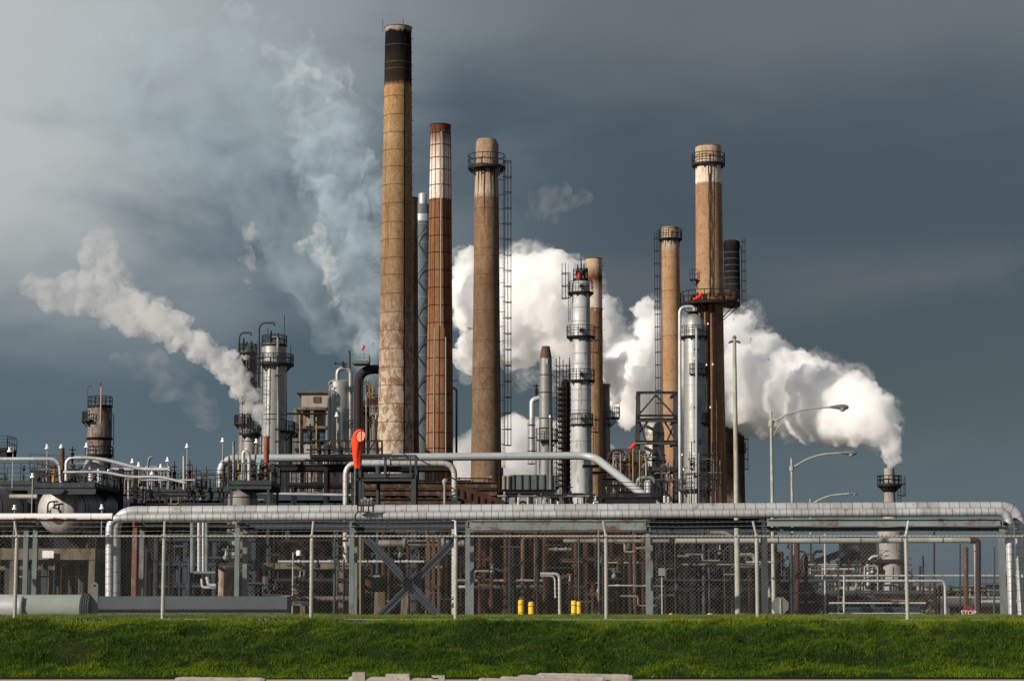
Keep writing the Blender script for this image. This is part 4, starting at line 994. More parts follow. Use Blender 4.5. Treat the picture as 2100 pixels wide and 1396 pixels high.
def walkway(p0, p1, row, Y, dep, label, mat=None, fas=.3, legs=(), h=1.0, rails=True, row1=None, cat='walkway', name='walkway', rmat=None, sp=1.3, legw=.22, t=.035):
    mat = mat or steel; a = W(p0, row, Y); b = W(p1, row1 or row, Y)
    t_ = thing(name, label, cat, ((a.x + b.x) / 2, Y, 0))
    mb = MB(); dv = Vector((0, dep, 0)); th = Vector((0, 0, .06))
    mb.add([a - th, b - th, b - th + dv, a - th + dv, a, b, b + dv, a + dv], [(3, 2, 1, 0), (4, 5, 6, 7), (0, 1, 5, 4), (1, 2, 6, 5), (2, 3, 7, 6), (3, 0, 4, 7)])
    mb.build('deck', mat, t_, False)
    z = Vector((0, 0, fas / 2 + .065))
    for d in (Vector((0, .08, 0)), dv - Vector((0, .08, 0))):
        mb = MB(); mb.ibeam(a - z + d, b - z + d, .14, fas); mb.build('girder', mat, t_, False)
    if rails:
        rail_line(t_, a + Vector((0, .03, 0)), b + Vector((0, .03, 0)), h, sp, t, rmat or mat); rail_line(t_, a + dv, b + dv, h, sp, t, rmat or mat)
        rail_line(t_, b + Vector((0, .06, 0)), b + dv, h, sp, t, rmat or mat)
    for px in legs:
        for yy in (Y + .1, Y + dep - .1):
            x = W(px, row, Y).x; mb = MB(); mb.ibeam((x, yy, -.02), (x, yy, a.z - fas - .07), legw, legw); mb.build('leg', mat, t_, False)
    return t_
def frame(pxs, rows, Y, dep, mat, label, w=.3, beam=None, name='steel_structure', brace=(), cat='structure', nb=2):
    """open steel frame: columns at pxs, beams at rows, nb bents deep"""
    t = thing(name, label, cat, (W(sum(pxs) / len(pxs), 1100, Y).x, Y, 0)); top = Z(rows[0], Y); ys = [Y + dep * k / max(1, nb - 1) for k in range(nb)]
    xs = [W(p, 1150, Y).x for p in pxs]
    for y in ys:
        for x in xs: mb = MB(); mb.ibeam((x, y, -.02), (x, y, top), w, w); mb.build('column', mat, t, False)
        for r in rows: mb = MB(); z = Z(r, Y); mb.ibeam((xs[0] - w / 2, y - w * .55, z - w / 2), (xs[-1] + w / 2, y - w * .55, z - w / 2), w * .8, w); mb.build('beam', beam or mat, t, False)
    for r in rows:
        z = Z(r, Y)
        for x in xs: mb = MB(); mb.ibeam((x, ys[0], z - w * .9), (x, ys[-1], z - w * .9), w * .7, w * .7); mb.build('cross_beam', beam or mat, t, False)
    for i, r0, r1, sg in brace:
        a = Vector((xs[i], Y - w * .3, Z(r0, Y))); b = Vector((xs[i + 1], Y - w * .3, Z(r1, Y)))
        if sg < 0: a.x, b.x = b.x, a.x
        mb = MB(); mb.beam(a, b, w * .5, w * .5); mb.build('brace', mat, t, False)
    return t
def bell_lamp(px, row, Y, base_row, label, side=0, rp=6, mat=white):
    """white bell shaped flood lamp on a thin pole"""
    m = mpp(Y); c = W(px, row, Y); t = thing('flood_lamp', label, 'lamp', (c.x, Y, Z(base_row, Y)))
    mb = MB(); x = c.x + side * m
    pts = [(x, Y, Z(base_row, Y)), (x, Y, c.z + (rp * 1.1 * m))] + ([(c.x, Y, c.z + rp * 1.1 * m)] if side else [])
    mb.tube(pts, .9 * m if Y < 130 else .035, 6); mb.build('lamp_pole', galv, t)
    mb = MB(); r = rp * m
    mb.lathe((c.x, Y), [(r * .9, c.z - r * .65), (r, c.z - r * .6), (r * .78, c.z - r * .1), (r * .5, c.z + r * .3), (r * .45, c.z + r * .8), (r * .6, c.z + r * .85), (r * .55, c.z + r * 1.1), (.1 * r, c.z + r * 1.15)], 16)
    mb.build('lamp_shade', mat, t); return t
def valve_tree(px, base, top, Y, label, mat=None, wheel=True, rp=2.2, group=None):
    m = mpp(Y); b = W(px, base, Y); z1 = Z(top, Y); h = z1 - b.z; t = thing('gate_valve', label, 'valve', b, group); mat = mat or rust_dark
    mb = MB(); r = rp * m
    mb.lathe((b.x, Y), [(r, b.z), (r, b.z + h * .2), (r * 2, b.z + h * .22), (r * 2, b.z + h * .27), (r * 1.3, b.z + h * .3), (r * 1.7, b.z + h * .42), (r * 1.3, b.z + h * .52), (r * 1.9, b.z + h * .55), (r * 1.9, b.z + h * .6), (r * .6, b.z + h * .64), (r * .5, b.z + h * .97), (r * .15, z1)], 10)
    mb.build('valve_body', mat, t)
    if wheel:
        mb = MB(); c = Vector((b.x, Y, b.z + h * .8)); mb.ring((c.x, c.y, c.z), r * 2.8, r * .35, 14); mb.beam(c - Vector((r * 2.7, 0, 0)), c + Vector((r * 2.7, 0, 0)), r * .4, r * .4); mb.build('hand_wheel', mat, t)
    return t
def windsock(px0, row0, px1, row1, r0, r1, Y, pole, label, orange_=False):
    a = W(px0, row0, Y); b = W(px1, row1, Y); m = mpp(Y); t = thing('windsock', label, 'windsock', W(pole[0], pole[2], Y))
    mb = MB(); n = 18; d = (b - a).normalized(); ref = Vector((0, 1, 0)); u = d.cross(ref).normalized(); v = u.cross(d).normalized(); vs = []; K = 9
    for i in range(K):
        q = i / (K - 1); c = a.lerp(b, q) + (Vector((0, 0, -1)) * (math.sin(q * PI) * 1.5 * m) if not orange_ else u * math.sin(q * 5) * .8 * m); r = (r0 + (r1 - r0) * q ** .8) * m
        for j in range(n): w = 2 * PI * j / n; rr = r * (1 + .1 * math.sin(3 * w + q * 6) * q); vs.append(c + u * math.cos(w) * rr + v * math.sin(w) * rr)
    mb.add(vs, [(i * n + j, i * n + (j + 1) % n, (i + 1) * n + (j + 1) % n, (i + 1) * n + j) for i in range(K - 1) for j in range(n)])
    sk = mb.build('sock', orange if orange_ else red, t); sf = sk.modifiers.new('thickness', 'SOLIDIFY'); sf.thickness = .01
    mb = MB(); q0 = W(pole[0], pole[1], Y); q1 = W(pole[0], pole[2], Y); mb.tube([q0, (q0.x, q0.y, q1.z)], pole[3] * m, 8); mb.build('mast', dark, t)
    mb = MB(); mb.tube([a + u * math.cos(2 * PI * j / 20) * r0 * m * 1.02 + v * math.sin(2 * PI * j / 20) * r0 * m * 1.02 for j in range(21)], max(.02, .35 * m), 6, False); mb.build('hoop', dark, t)
    return t

# ------------------------------------------------------------------ left: big green pipe, box wall, drum, platforms
def green_vessel():
    Y = 58; m = mpp(Y); zc_ = Z(1246, Y); r = 27 * m; x1 = W(168, 1246, Y).x; t = thing('horizontal_vessel', 'big pale green horizontal pipe vessel with a flange, low at the far left', 'vessel', (x1 - 3, Y, 0))
    mb = MB(); mb.tube([(x1 - 5.4, Y, zc_), (x1, Y, zc_)], r, 36); mb.build('shell', green_pipe, t)
    xe = W(46, 1246, Y).x; mb = MB(); mb.tube([(xe - 3, Y, zc_), (xe, Y, zc_)], r * 1.012, 36); mb.build('end_section', jacket, t)
    mb = MB()
    for k in range(4): mb.tube([(x1 + (2 + k * 4.6) * m, Y, zc_), (x1 + (4.6 + k * 4.6) * m, Y, zc_)], r * (1.12 - .02 * k), 32)
    mb.tube([(x1, Y, zc_), (x1 + 20 * m, Y, zc_)], r * .95, 32); mb.build('flange', steel, t)
    mb = MB(); p = W(194, 1228, Y - .1); top = W(194, 1200, Y - .1).z
    mb.add([(p.x + i * 7 * m, p.y + j * .05, z) for j in (-1, 1) for i, z in ((-1, 0), (1, 0), (1, top), (-1, top))], [(0, 1, 2, 3), (7, 6, 5, 4), (0, 4, 5, 1), (1, 5, 6, 2), (2, 6, 7, 3), (3, 7, 4, 0)])
    mb.tube([(p.x, p.y - .052, top), (p.x, p.y + .052, top)], 7 * m, 20); lug = mb.build('lifting_lug', steel_pale, t)
    mb = MB(); mb.tube([(p.x, p.y - .06, top), (p.x, p.y - .053, top)], 2.6 * m, 14); mb.build('lug_hole', black, lug)
    mb = MB(); q = W(45, 1235, Y - r - .05)
    mb.tube([(q.x, Y - .3, zc_ + r * .8), (q.x, Y - r - .03, zc_ + r * .4), (q.x, Y - r - .05, .2)], .035, 8); mb.build('drain_line', rust_tan, t)
    mb = MB(); mb.box((x1 - 1.9, Y - .1, .35), (.35, r * 1.6, .7)); mb.box((x1 - 4.4, Y - .1, .35), (.35, r * 1.6, .7)); mb.build('saddle', concrete, t, False)
green_vessel()
def box_wall():
    Y = 62; a = W(196, 1222, Y); b = W(589, 1222, Y); t = thing('low_steel_wall', 'long low grey steel wall between the green vessel and the pale support', 'wall', ((a.x + b.x) / 2, Y, 0))
    mb = MB(); mb.box(((a.x + b.x) / 2, Y + .6, a.z / 2), (b.x - a.x, 1.2, a.z)); mb.build('panel', grey_wall, t, False)
    mb = MB(); mb.box(((a.x + b.x) / 2, Y - .03, Z(1250, Y)), (b.x - a.x, .08, .05)); mb.build('seam_rail', dark, t, False)
    for k in range(6): mb = MB(); x = a.x + (b.x - a.x) * (k + .5) / 6; mb.box((x, Y - .025, a.z / 2 - .25), (.07, .06, a.z - .5)); mb.build('stiffener', steel, t, False)
box_wall()
def drum(px, row, rp, Y, L, dx, label, fittings=True):
    m = mpp(Y); c = W(px, row, Y); r = rp * m; ax = Vector((dx, L, 0)).normalized(); t = thing('horizontal_drum', label, 'tank', (c.x, Y, 0))
    mb = MB(); pts = []; rs = []
    for k in range(9): u = k / 8; pts.append(c - ax * r * .55 * math.cos(u * PI / 2)); rs.append(max(.01, r * math.sin(u * PI / 2)))
    for u in (.2, .4, .6, .8, 1.): pts.append(c + ax * L * u); rs.append(r)
    for k in range(1, 7): u = k / 6; pts.append(c + ax * (L + r * .5 * math.sin(u * PI / 2))); rs.append(max(.01, r * math.cos(u * PI / 2)))
    mb.tube(pts, rs, 44)
    mb.build('shell', weather('drum_skin' + str(px), (.42, .41, .39), (.28, .27, .255), (.14, .12, .10), .45, .9, .25, .5, .3), t)
    mb = MB()
    for k in (.0, .3, .55, .8): e = c + ax * L * k; mb.tube([e - ax * .03, e + ax * .03], r * 1.012, 44)
    mb.build('band', dark, t)
    if fittings:
        f = W(px - 15, row + 10, Y - r * .55); mb = MB(); mb.disc(f, ax, 12 * m, .2, 24); fl = mb.build('manway', silver, t)
        mb = MB()
        for k in range(22):
            a = 2 * PI * k / 22; mb.beam(f + Vector((math.cos(a) * 13 * m, -.02, math.sin(a) * 13 * m)), f + Vector((math.cos(a) * 15 * m, -.02, math.sin(a) * 15 * m)), .03, .05)
        mb.build('bolt_ring', dark, fl, False)
        mb = MB(); mb.tube(bend([W(98, 1062, f.y - .15), W(98, 1028, f.y - .15), W(119, 1028, f.y - .15)], .35), 1.7 * m, 8); mb.build('davit', rust_dark, t)
        mb = MB(); mb.beam(W(111, 1028, f.y - .15), W(112, 1041, f.y - .15), .05, .05); mb.build('hook', dark, t)
    zt = Z(1124, 96); e_ = c.z - r * .8
    for k in (.12, .8): e = c + ax * L * k; mb = MB(); mb.box((e.x, e.y, (zt + e_) / 2), (r * 1.1, .3, e_ - zt + .1)); mb.build('saddle', dark, t, False)
drum(127, 1045, 50.5, 100, 9, 1.35, 'large pale horizontal tank with dished end and round manway at the left')
drum(-42, 1042, 50, 101, 9, 1.35, 'dark edge of a second horizontal tank cut by the left picture border', False)
# concrete table frame below the drums
def table(p0, p1, r0, r1, Y, cols, label, dep=7, mat=None):
    mat = mat or concrete; a = W(p0, r0, Y); b = W(p1, r1, Y); t = thing('equipment_table', label, 'concrete table', ((a.x + b.x) / 2, Y, 0)); mb = MB()
    mb.box(((a.x + b.x) / 2, Y + dep / 2, (a.z + b.z) / 2), (b.x - a.x, dep, a.z - b.z)); mb.build('slab', mat, t, False)
    for px, w in cols:
        for yy in (Y + .3, Y + dep - .4): x = W(px, 1180, Y).x; mb = MB(); mb.box((x, yy, b.z / 2), (w * mpp(Y), .5, b.z)); mb.build('leg', mat, t, False)
    return t
table(-40, 195, 1124, 1147, 96, [(-30, 16), (26, 15), (187, 13)], 'stained concrete frame carrying the large pale tank', 16)
table(-40, 195, 1160, 1168, 112, [(95, 10), (145, 9)], 'lower concrete beam frame seen deep under the pale tank', 6)
table(300, 345, 1166, 1174, 103, [(305, 8), (340, 8)], 'short concrete beam frame right of the bent down pipe', 5)
table(536, 730, 1154, 1166, 98, [(541, 6), (606, 13), (700, 12)], 'upper concrete frame between the second and third fence bays', 6)
table(600, 716, 1222, 1232, 94, [(606, 10), (700, 12)], 'lower concrete ledge right of the grey box wall', 4)
mb = MB(); c = W(98.5, 1136, 95.8); mb.box(c, (23 * mpp(96), .04, 15 * mpp(96))); tag(mb.build('notice_board', white, loc=c, smooth=False), 'blank white rectangular board fixed to the concrete frame under the tank', 'board')
def plat_left():
    walkway(68, 196, 995, 98, 7, 'grey steel platform with railings on top of the large pale tank', steel, .35, legs=(), h=1.0, sp=.8)
    walkway(-60, 75, 990, 103, 4, 'darker platform left of the tank platform, at the picture border', steel, .3, legs=(20, 62), h=1.0, sp=.9)
    walkway(60, 175, 962, 108, 3, 'small raised pipe platform behind the tank platform', steel, .15, legs=(70, 150), h=.8, sp=1.0, row1=968)
    walkway(-120, 14, 921, 150, 3, 'high dark platform cut by the left picture border', dark, .6, legs=(-60,), h=1.0, sp=.7)
    walkway(196, 470, 1003, 113, 4, 'long grey walkway above the added backing wall, between tank and curved pipe', steel, .55, legs=(212, 268, 340, 410, 462), h=1.05, sp=1.2)
    walkway(260, 720, 1031, 104, 3, 'low blue grey gantry just above the twin pipes at left centre', steel_blue, .45, legs=(280, 398, 590, 700), rails=False)
    walkway(585, 725, 993, 140, 2, 'thin walkway with rails in front of the light grey vessel', dark, .12, legs=(600, 710), h=.9, sp=1.6)
plat_left()
bigp = jacket_warm
pipe_run([(-60, 941), (122, 941), (126, 1000)], 100, 4, jacket, 'light pipe along the sky at far left, bending down onto the tank platform', .5)
pipe_run([(136, 985), (136, 939), (180, 938), (215, 942), (290, 962), (345, 962)], 97, 3.8, jacket, 'light pipe sagging down to the right from the tank platform', .35)
pipe_run([(130, 968), (213, 967), (265, 978), (330, 977), (380, 990)], 96, 2.8, jacket, 'thinner light pipe below and parallel to the sagging one', .5)
capped = pipe_run([(128, 985), (128, 918)], 98.5, 4.4, rust_tan, 'short upright rusty vent with a white cap on the tank platform', name='vent_pipe')
mb = MB(); c = W(126, 919, 98); mb.lathe((c.x, c.y), [(.11, c.z), (.12, c.z + .05), (.07, c.z + .1), (.07, c.z + .17), (.03, c.z + .2)], 12); mb.build('rain_cap', white, capped)
pipe_run([(164, 1000, 99), (180, 945, 99.5), (186, 945, 101), (188, 1000, 101)], 100, 5.5, silver_bright, 'first bright curved pipe hoop behind the tank platform rail', .6)
pipe_run([(183, 1000, 101), (190, 948, 101), (203, 948, 101), (206, 1000, 101)], 101, 5.5, silver_bright, 'second bright curved pipe hoop right of the first', .6)
pipe_run([(20, 1018), (76, 1018)], 101, 5, jacket_warm, 'stub of thick pipe left of the large pale tank')
pipe_run([(185, 1018), (225, 1017)], 108, 5.5, jacket_warm, 'stub of thick pipe right of the large pale tank')
pipe_run([(222, 968), (222, 964), (232, 962), (300, 962)], 104, 3.6, jacket, 'short pale elbow pipe right of the bright hoops', .3)
pipe_run([(285, 984), (400, 984)], 108, 1.6, jacket, 'thin pale pipe along the long walkway')
for i, (px, w, top, ml) in enumerate(((214, 9, 955, steel_blue), (248, 9, 960, dark), (278, 7, 962, dark))):
    x = W(px, 1000, 103).x; mb = MB(); mb.ibeam((x, 103, -.02), (x, 103, Z(top, 103)), w * mpp(103), w * mpp(103))
    tag(mb.build('steel_post', ml, loc=(x, 103, 0), smooth=False), ('blue grey steel post left of two dark ones beside the tank', 'dark steel post, middle of three beside the tank', 'dark steel post, right of three beside the tank')[i], 'post')
pipe_run([(263.5, 1060), (263.5, 983)], 100, 2.2, galv, 'pale upright tube right of the three steel posts', name='standpipe')
for a in ((97, 917, 101, 993, 'white bell lamp highest over the tank platform'), (20, 923, 100, 1000, 'white bell lamp under the high dark platform at the left border', 7), (67, 976, 97, 1052, 'white bell lamp left of the tank platform railing'), (30, 1041, 92, 1100, 'white bell lamp left of the large pale tank'),
          (209, 1040, 92, 1100, 'white bell lamp right of the large pale tank'), (178, 914, 102, 995, 'white bell lamp in front of the rusty tower foot'), (272, 946, 112, 1000, 'small white bell lamp, left of the pair beyond the posts'), (285, 953, 111, 1000, 'larger white bell lamp, right of the pair beyond the posts'),
          (330, 957, 112, 1000, 'white bell lamp on the long walkway right of the bent vent'), (312, 970, 110, 1003, 'low white bell lamp on the long walkway'), (384, 915, 114, 1003, 'white lamp on the tallest thin pole of the long walkway'), (346, 962, 113, 1003, 'white bell lamp at the right end of the lamp cluster'),
          (457, 903, 116, 985, 'white bell lamp beside the bend of the big elevated pipe'), (526, 905, 117, 985, 'white bell lamp next to the rust brown steam vent'), (691, 851, 120, 990, 'white bell lamp in front of the light grey vessel'), (344, 943, 112, 1003, 'small white bell lamp above the right end of the cluster'), (1128, 854, 150, 1003, 'small white bell lamp before the tapered grey stack')):
    bell_lamp(a[0], a[1], a[2], a[3], a[4], side=a[5] if len(a) > 5 else 0, rp=5.6 if a[2] < 105 else 5.2 if a[2] < 140 else 3)
pipe_run([(304, 1003), (304, 945), (308, 937), (313, 937)], 111, 2.6, silver_dirty, 'grey bent vent pipe among the white bell lamps', .3, 'vent_pipe')
for px, b, tp, Y, ml, lb in ((148, 950, 915, 97, rust_dark, 'dark valve on the pipe beside the capped rusty vent'), (357, 1003, 945, 112, rust_dark, 'slim dark valve left of the thin walkway pipe'), (388, 1003, 940, 113, rust, 'red brown valve with pointed stem on the long walkway'), (458, 1000, 935, 110, rust, 'tall red brown valve before the big curved pipe'),
    (403, 1003, 980, 111, rust_dark, 'low dark valve, left of a row on the long walkway'), (412, 1003, 981, 111, dark, 'low dark valve, middle of a row on the long walkway'), (421, 1003, 984, 111, rust_dark, 'low dark valve, right of a row on the long walkway'), (100, 995, 965, 98.6, rust, 'rusty valve at the left of the tank platform'),
    (110, 995, 962, 99, weather('ochre_v', (.5, .27, .06), (.35, .16, .04), None), 'orange painted valve on the tank platform'), (163, 995, 958, 99, dark, 'dark valve at the right of the tank platform'), (1169, 1035, 990, 128, dark, 'thin dark valve rising before the low steam, right of the grey duct')):
    valve_tree(px, b, tp, Y, lb, ml)
for px, tp in ((377, 935), (394, 955), (402, 957), (423, 955)):
    pipe_run([(px, 1003), (px, tp)], 112, 1.3 + (px == 377) * 1.2, galv if px == 377 else rust_tan, {377: 'thick pale standpipe on the long walkway', 394: 'thin brown standpipe left of its pair on the walkway', 402: 'thin brown standpipe right of its pair on the walkway', 423: 'lone thin brown standpipe near the curved pipe'}[px], name='standpipe')
frame([120, 150, 178], [975, 985], 103, 3, steel, 'small steel rack tangled with valves on the tank platform', .1)

# vertical vessel with crowded platform at 460-560
V2 = Tower('pressure_vessel', 'small domed vessel under a crowded railed platform, left of the steam vent', 'vessel', 100, 497,
  [(1004, 8), (1006, 18), (1010, 25), (1017, 30), (1100, 30), (1170, 30)], [silver_dirty, dark], part='shell', bands=[1020, 1040], bt=.02, ref=1050)
walkway(467, 556, 990, 98, 4, 'crowded railed platform above the small domed vessel', steel, .22, legs=(474, 550), h=.95, sp=.6, legw=.12)
pipe_run([(499, 985), (499, 928), (503, 924), (511, 933), (511, 985)], 98.6, 4, jacket, 'white hairpin pipe on the crowded platform', .22)
for px, tp, w, ml, lb in ((479, 905, 2.8, silver_dirty, 'tall grey standpipe at the left of the crowded platform'), (470, 935, 1.8, rust, 'red brown standpipe on the crowded platform'), (488, 925, 1.2, ochre, 'thin yellow standpipe on the crowded platform'), (524, 912, 1.6, ochre, 'yellow brown pole right of the white hairpin pipe')):
    pipe_run([(px, 990), (px, tp)], 99, w, ml, lb, name='standpipe')
valve_tree(508, 985, 935, 99, 'black valve between the hairpin pipe legs', black); valve_tree(538, 990, 955, 99.5, 'rusty valve at the right of the crowded platform', rust)
mb = MB(); c = W(530, 946, 98.5); mb.box(c, (.22, .15, .3)); mb.box(c - Vector((0, 0, .35)), (.1, .08, .4)); tag(mb.build('control_box', weather('teal', (.25, .40, .40), (.2, .33, .33)), loc=c, smooth=False), 'pale teal control box on the crowded platform', 'box')
pipe_run([(546.5, 1000), (546.5, 894)], 118, 5.2, weather('vent_rust', (.26, .09, .045), (.17, .055, .03), (.08, .03, .02), .4), 'thick rust brown vent pipe giving off the left steam plume', name='vent_pipe', cat='vent')
V3 = Tower('pressure_vessel', 'squat rust streaked vessel with a domed top behind the fence, above the grey wall', 'vessel', 92, 468,
  [(1157, 4), (1159, 14), (1163, 21), (1170, 26), (1222, 27)], [weather('v3', (.27, .23, .19), (.19, .16, .13), (.12, .06, .03), .6, 1.5, .2), dark], part='shell', ref=1200)
frame([444, 496], [1143, 1155], 91, 3, steel, 'pale steel collar frame around the squat rust streaked vessel', .16)
for i, (px, w) in enumerate(((395, 5), (408, 3.6), (417, 3), (424, 4))):
    pipe_run([(px, 1068), (px, 1105 + 68 + (i == 0) * 0)], 84, w, (steel_pale, silver_bright, silver_bright, steel_pale)[i], ('wide grey hanging pipe, first of four in a row', 'bright hanging pipe, second of four in a row', 'thin bright hanging pipe, third of four in a row', 'grey hanging pipe, last of four in a row')[i], n=12)
pipe_run([(397, 1174), (442, 1174)], 83.6, 3, steel_pale, 'short horizontal grey pipe under the four hanging ones')
pipe_run([(443, 1204), (415, 1204), (414, 1190), (414, 1186)], 83, 3, silver_bright, 'bright U bent pipe left of the squat vessel', .15)
pipe_run([(443, 1200), (428, 1200), (425, 1182)], 82.6, 4, silver_bright, 'thicker bright curl of pipe left of the squat vessel', .2)

# ------------------------------------------------------------------ elevated lines in the middle
E1 = W(1215, 935, 120)
pipe_run([(452, 1070, 120), (452, 940, 120), (1216, 934, 120), (1352, 1040, 112)], 120, 8, weather('big_line', (.40, .425, .43), (.31, .33, .335), (.16, .13, .10), .2, .8, 1, .45, .2), 'long thick elevated grey pipe crossing the middle and sloping down at the right', .95, n=24, name='overhead_pipe')
walkway(466, 930, 951, 119.4, 1.6, 'dark pipe bridge under the long elevated pipe', dark, .32, legs=(476, 560, 668, 932), rails=False, name='pipe_bridge', cat='bridge')
walkway(636, 782, 936, 118.6, .9, 'small railed walkway with valves on the pipe bridge', dark, .12, h=.95, sp=.9, t=.045)
for i, px in enumerate((655, 675, 700)): valve_tree(px, 936, 906 + i * 4, 118.9, ('valve on the pipe bridge before the light vessel, leftmost', 'valve on the pipe bridge before the light vessel, middle', 'valve on the pipe bridge before the light vessel, nearest the windsock')[i], dark)
for k in range(7):
    px = 1212 + k * 18; row = 956 + k * 13.5; Y = 120 - k * 1.0
    t = thing('pipe_trestle', ('T shaped dark trestle highest under the sloping pipe', 'second highest dark trestle under the sloping pipe', 'third dark trestle down the sloping pipe', 'middle dark trestle of the sloping pipe row', 'third lowest dark trestle under the sloping pipe', 'second lowest dark trestle under the sloping pipe', 'lowest dark trestle under the sloping pipe')[k], 'trestle', (W(px, 1000, Y).x, Y, 0), 'trestles under the sloping pipe')
    c = W(px, row, Y); mb = MB(); mb.ibeam((c.x, Y, -.02), (c.x, Y, c.z - .1), .2, .22); mb.build('column', dark, t, False)
    mb = MB(); mb.ibeam((c.x - .5, Y, c.z), (c.x + .45, Y, c.z), .3, .18); mb.build('crosshead', dark, t, False)
jpipe('insulated_pipe', 'white jacketed pipe rising from behind the windsock and bridging to the right', bend(P([(709, 1300), (709, 950), (932, 950), (932, 1300)], 100), .62, 8), mpp(100) * 6, .36, [jacket_warm, joint])
jpipe('pipe_sleeve', 'thicker white jacket sleeve on the bridging pipe beside the windsock', P([(737, 950), (800, 950)], 99.98), mpp(100) * 7.6, .5, [jacket, joint], cat='pipe sleeve')
walkway(731, 852, 976, 97.6, 2.6, 'green grey platform with a tall rail frame under the bridging pipe', steel, .16, legs=(735, 848), h=1.0, sp=1.2, t=.05)
mb = MB(); a = W(728, 936, 97.5); b = W(852, 936, 97.5)
t = thing('pipe_gallows', 'dark rectangular frame standing around the bridging pipe', 'gantry', ((a.x + b.x) / 2, 97.5, 0))
mb.beam(a, b, .06, .06); mb.build('top_bar', dark, t, False)
for px in (728, 737, 789, 842, 852): mb = MB(); p = W(px, 936, 97.5); mb.beam((p.x, 97.5, -.02 if px in (728, 852) else Z(976, 97.5)), p, .06, .06); mb.build('upright', steel if px != 728 else steel_pale, t, False)
def big_sock():
    Y = 95; m = mpp(Y); t = thing('windsock', 'large orange windsock hanging limp from a dark mast', 'windsock', W(738, 1060, Y)); n = 28; vs = []
    prof = [(739, 879.5, 3), (739, 881.5, 8), (738, 886, 11.5), (736.5, 893, 13.5), (735, 901, 13.2), (733.5, 910, 11.6), (732.5, 922, 9.6), (732, 934, 8.2), (732.5, 946, 7.0), (733, 955, 5.6), (733.5, 960, 4.6)]
    for k, (px, py, r) in enumerate(prof):
        c = W(px, py, Y)
        for j in range(n):
            a = 2 * PI * j / n; f = 1 + (.05 + .012 * k) * math.sin(4 * a + k * .35) * (k > 3); vs.append(c + Vector((math.cos(a) * r * m * f, math.sin(a) * r * m * f * .8, 0)))
    mb = MB(); mb.add(vs, [(i * n + j, i * n + (j + 1) % n, (i + 1) * n + (j + 1) % n, (i + 1) * n + j) for i in range(len(prof) - 1) for j in range(n)] + [tuple(range(n))]); mb.build('sock', orange, t)
    c = W(739.5, 894, Y - .80 * 13.5 * m - .06); ring = []; tl = R(-14)
    for j in range(24):
        a = 2 * PI * j / 24; x, z = 9.6 * m * math.cos(a), 12 * m * math.sin(a); ring.append(c + Vector((x * math.cos(tl) - z * math.sin(tl), (.10 if z > 0 else -.02) * abs(math.sin(a)), x * math.sin(tl) + z * math.cos(tl))))
    mb = MB(); mb.add([c + Vector((0, .03, 0))] + ring + [v + Vector((0, .06, 0)) for v in ring], [(0, 1 + j, 1 + (j + 1) % 24) for j in range(24)] + [(1 + j, 25 + j, 25 + (j + 1) % 24, 1 + (j + 1) % 24) for j in range(24)]); mb.build('faded_mouth', orange_pale, t)
    mb = MB(); mb.tube(ring + [ring[0]], .016, 6, False); mb.build('hoop', dark, t)
    mb = MB(); p = W(741.5, 878, Y - .42); mb.tube([p, (p.x, p.y, Z(1060, Y))], .022, 8); mb.build('mast', dark, t)
big_sock()
windsock(747, 709, 741, 718, 2.8, 1.4, 215.5, (746.5, 708, 742, .35), 'small red windsock on the platform left of the tallest chimney')
windsock(1439, 604, 1422, 614, 3.6, 2.0, 205, (1439, 602, 640, .35), 'red windsock at the platform of the second tallest chimney')
windsock(1303, 909, 1290, 920, 3.4, 2.2, 150, (1301, 905, 1000, .4), 'red windsock low beside the dark truss tower')
# rusty sheds and frames in the middle
def slab_box(p0, r0, p1, r1, Y, dep, mat, name, label, cat, ribs=0, rib_mat=None, roof=None):
    a = W(p0, r0, Y); b = W(p1, r1, Y); t = thing(name, label, cat, ((a.x + b.x) / 2, Y, b.z)); mb = MB()
    mb.box(((a.x + b.x) / 2, Y + dep / 2, (a.z + b.z) / 2), (b.x - a.x, dep, a.z - b.z)); mb.build('casing', mat, t, False)
    for i in range(ribs):
        x = a.x + (b.x - a.x) * (i + .5) / ribs; mb = MB(); mb.box((x, Y - .05, (a.z + b.z) / 2), (.09, .1, a.z - b.z)); mb.build('rib', rib_mat or mat, t, False)
    if roof: mb = MB(); mb.box(((a.x + b.x) / 2, Y + dep / 2 - .1, a.z + .06), (b.x - a.x + .5, dep + .4, .12)); mb.build('roof_edge', roof, t, False)
    return t
slab_box(1046, 973, 1139, 1003, 150, 3, weather('duct_grey', (.115, .13, .125), (.085, .095, .092), (.07, .05, .035), .4, 1., .2), 'flue_duct', 'dark grey ribbed box duct at the foot of the tapered stack', 'duct', 6, steel)
slab_box(1030, 975, 1047, 1003, 149.9, 3, beige, 'flue_duct', 'beige end panel box at the left of the ribbed duct', 'duct', 2, concrete)
slab_box(1022, 958, 1032, 1010, 151, 3, rust_dark, 'duct_hood', 'dark slanted hood between the buff chimney and the ribbed duct', 'hood', 2)
for px in (1058, 1100, 1134):
    pass
frame([1040, 1090, 1136], [1004], 150, 3, dark, 'dark steel legs carrying the grey ribbed duct', .3)
frame([727, 795, 860, 930, 1012], [988, 1003, 1022], 116, 4, rust, 'rusty steel frame between the bridging pipe legs', .36, weather('rust_beam', (.075, .048, .032), (.035, .021, .015), (.15, .115, .085), .4, 2.2, .8, .85), name='steel_structure', brace=((1, 1003, 1060, 1), (2, 990, 1035, -1), (3, 1003, 1055, 1)))
frame([820, 905, 1000], [998, 1014], 122, 3, rust_dark, 'second rusty frame just behind the first, before the chimneys', .4, rust)
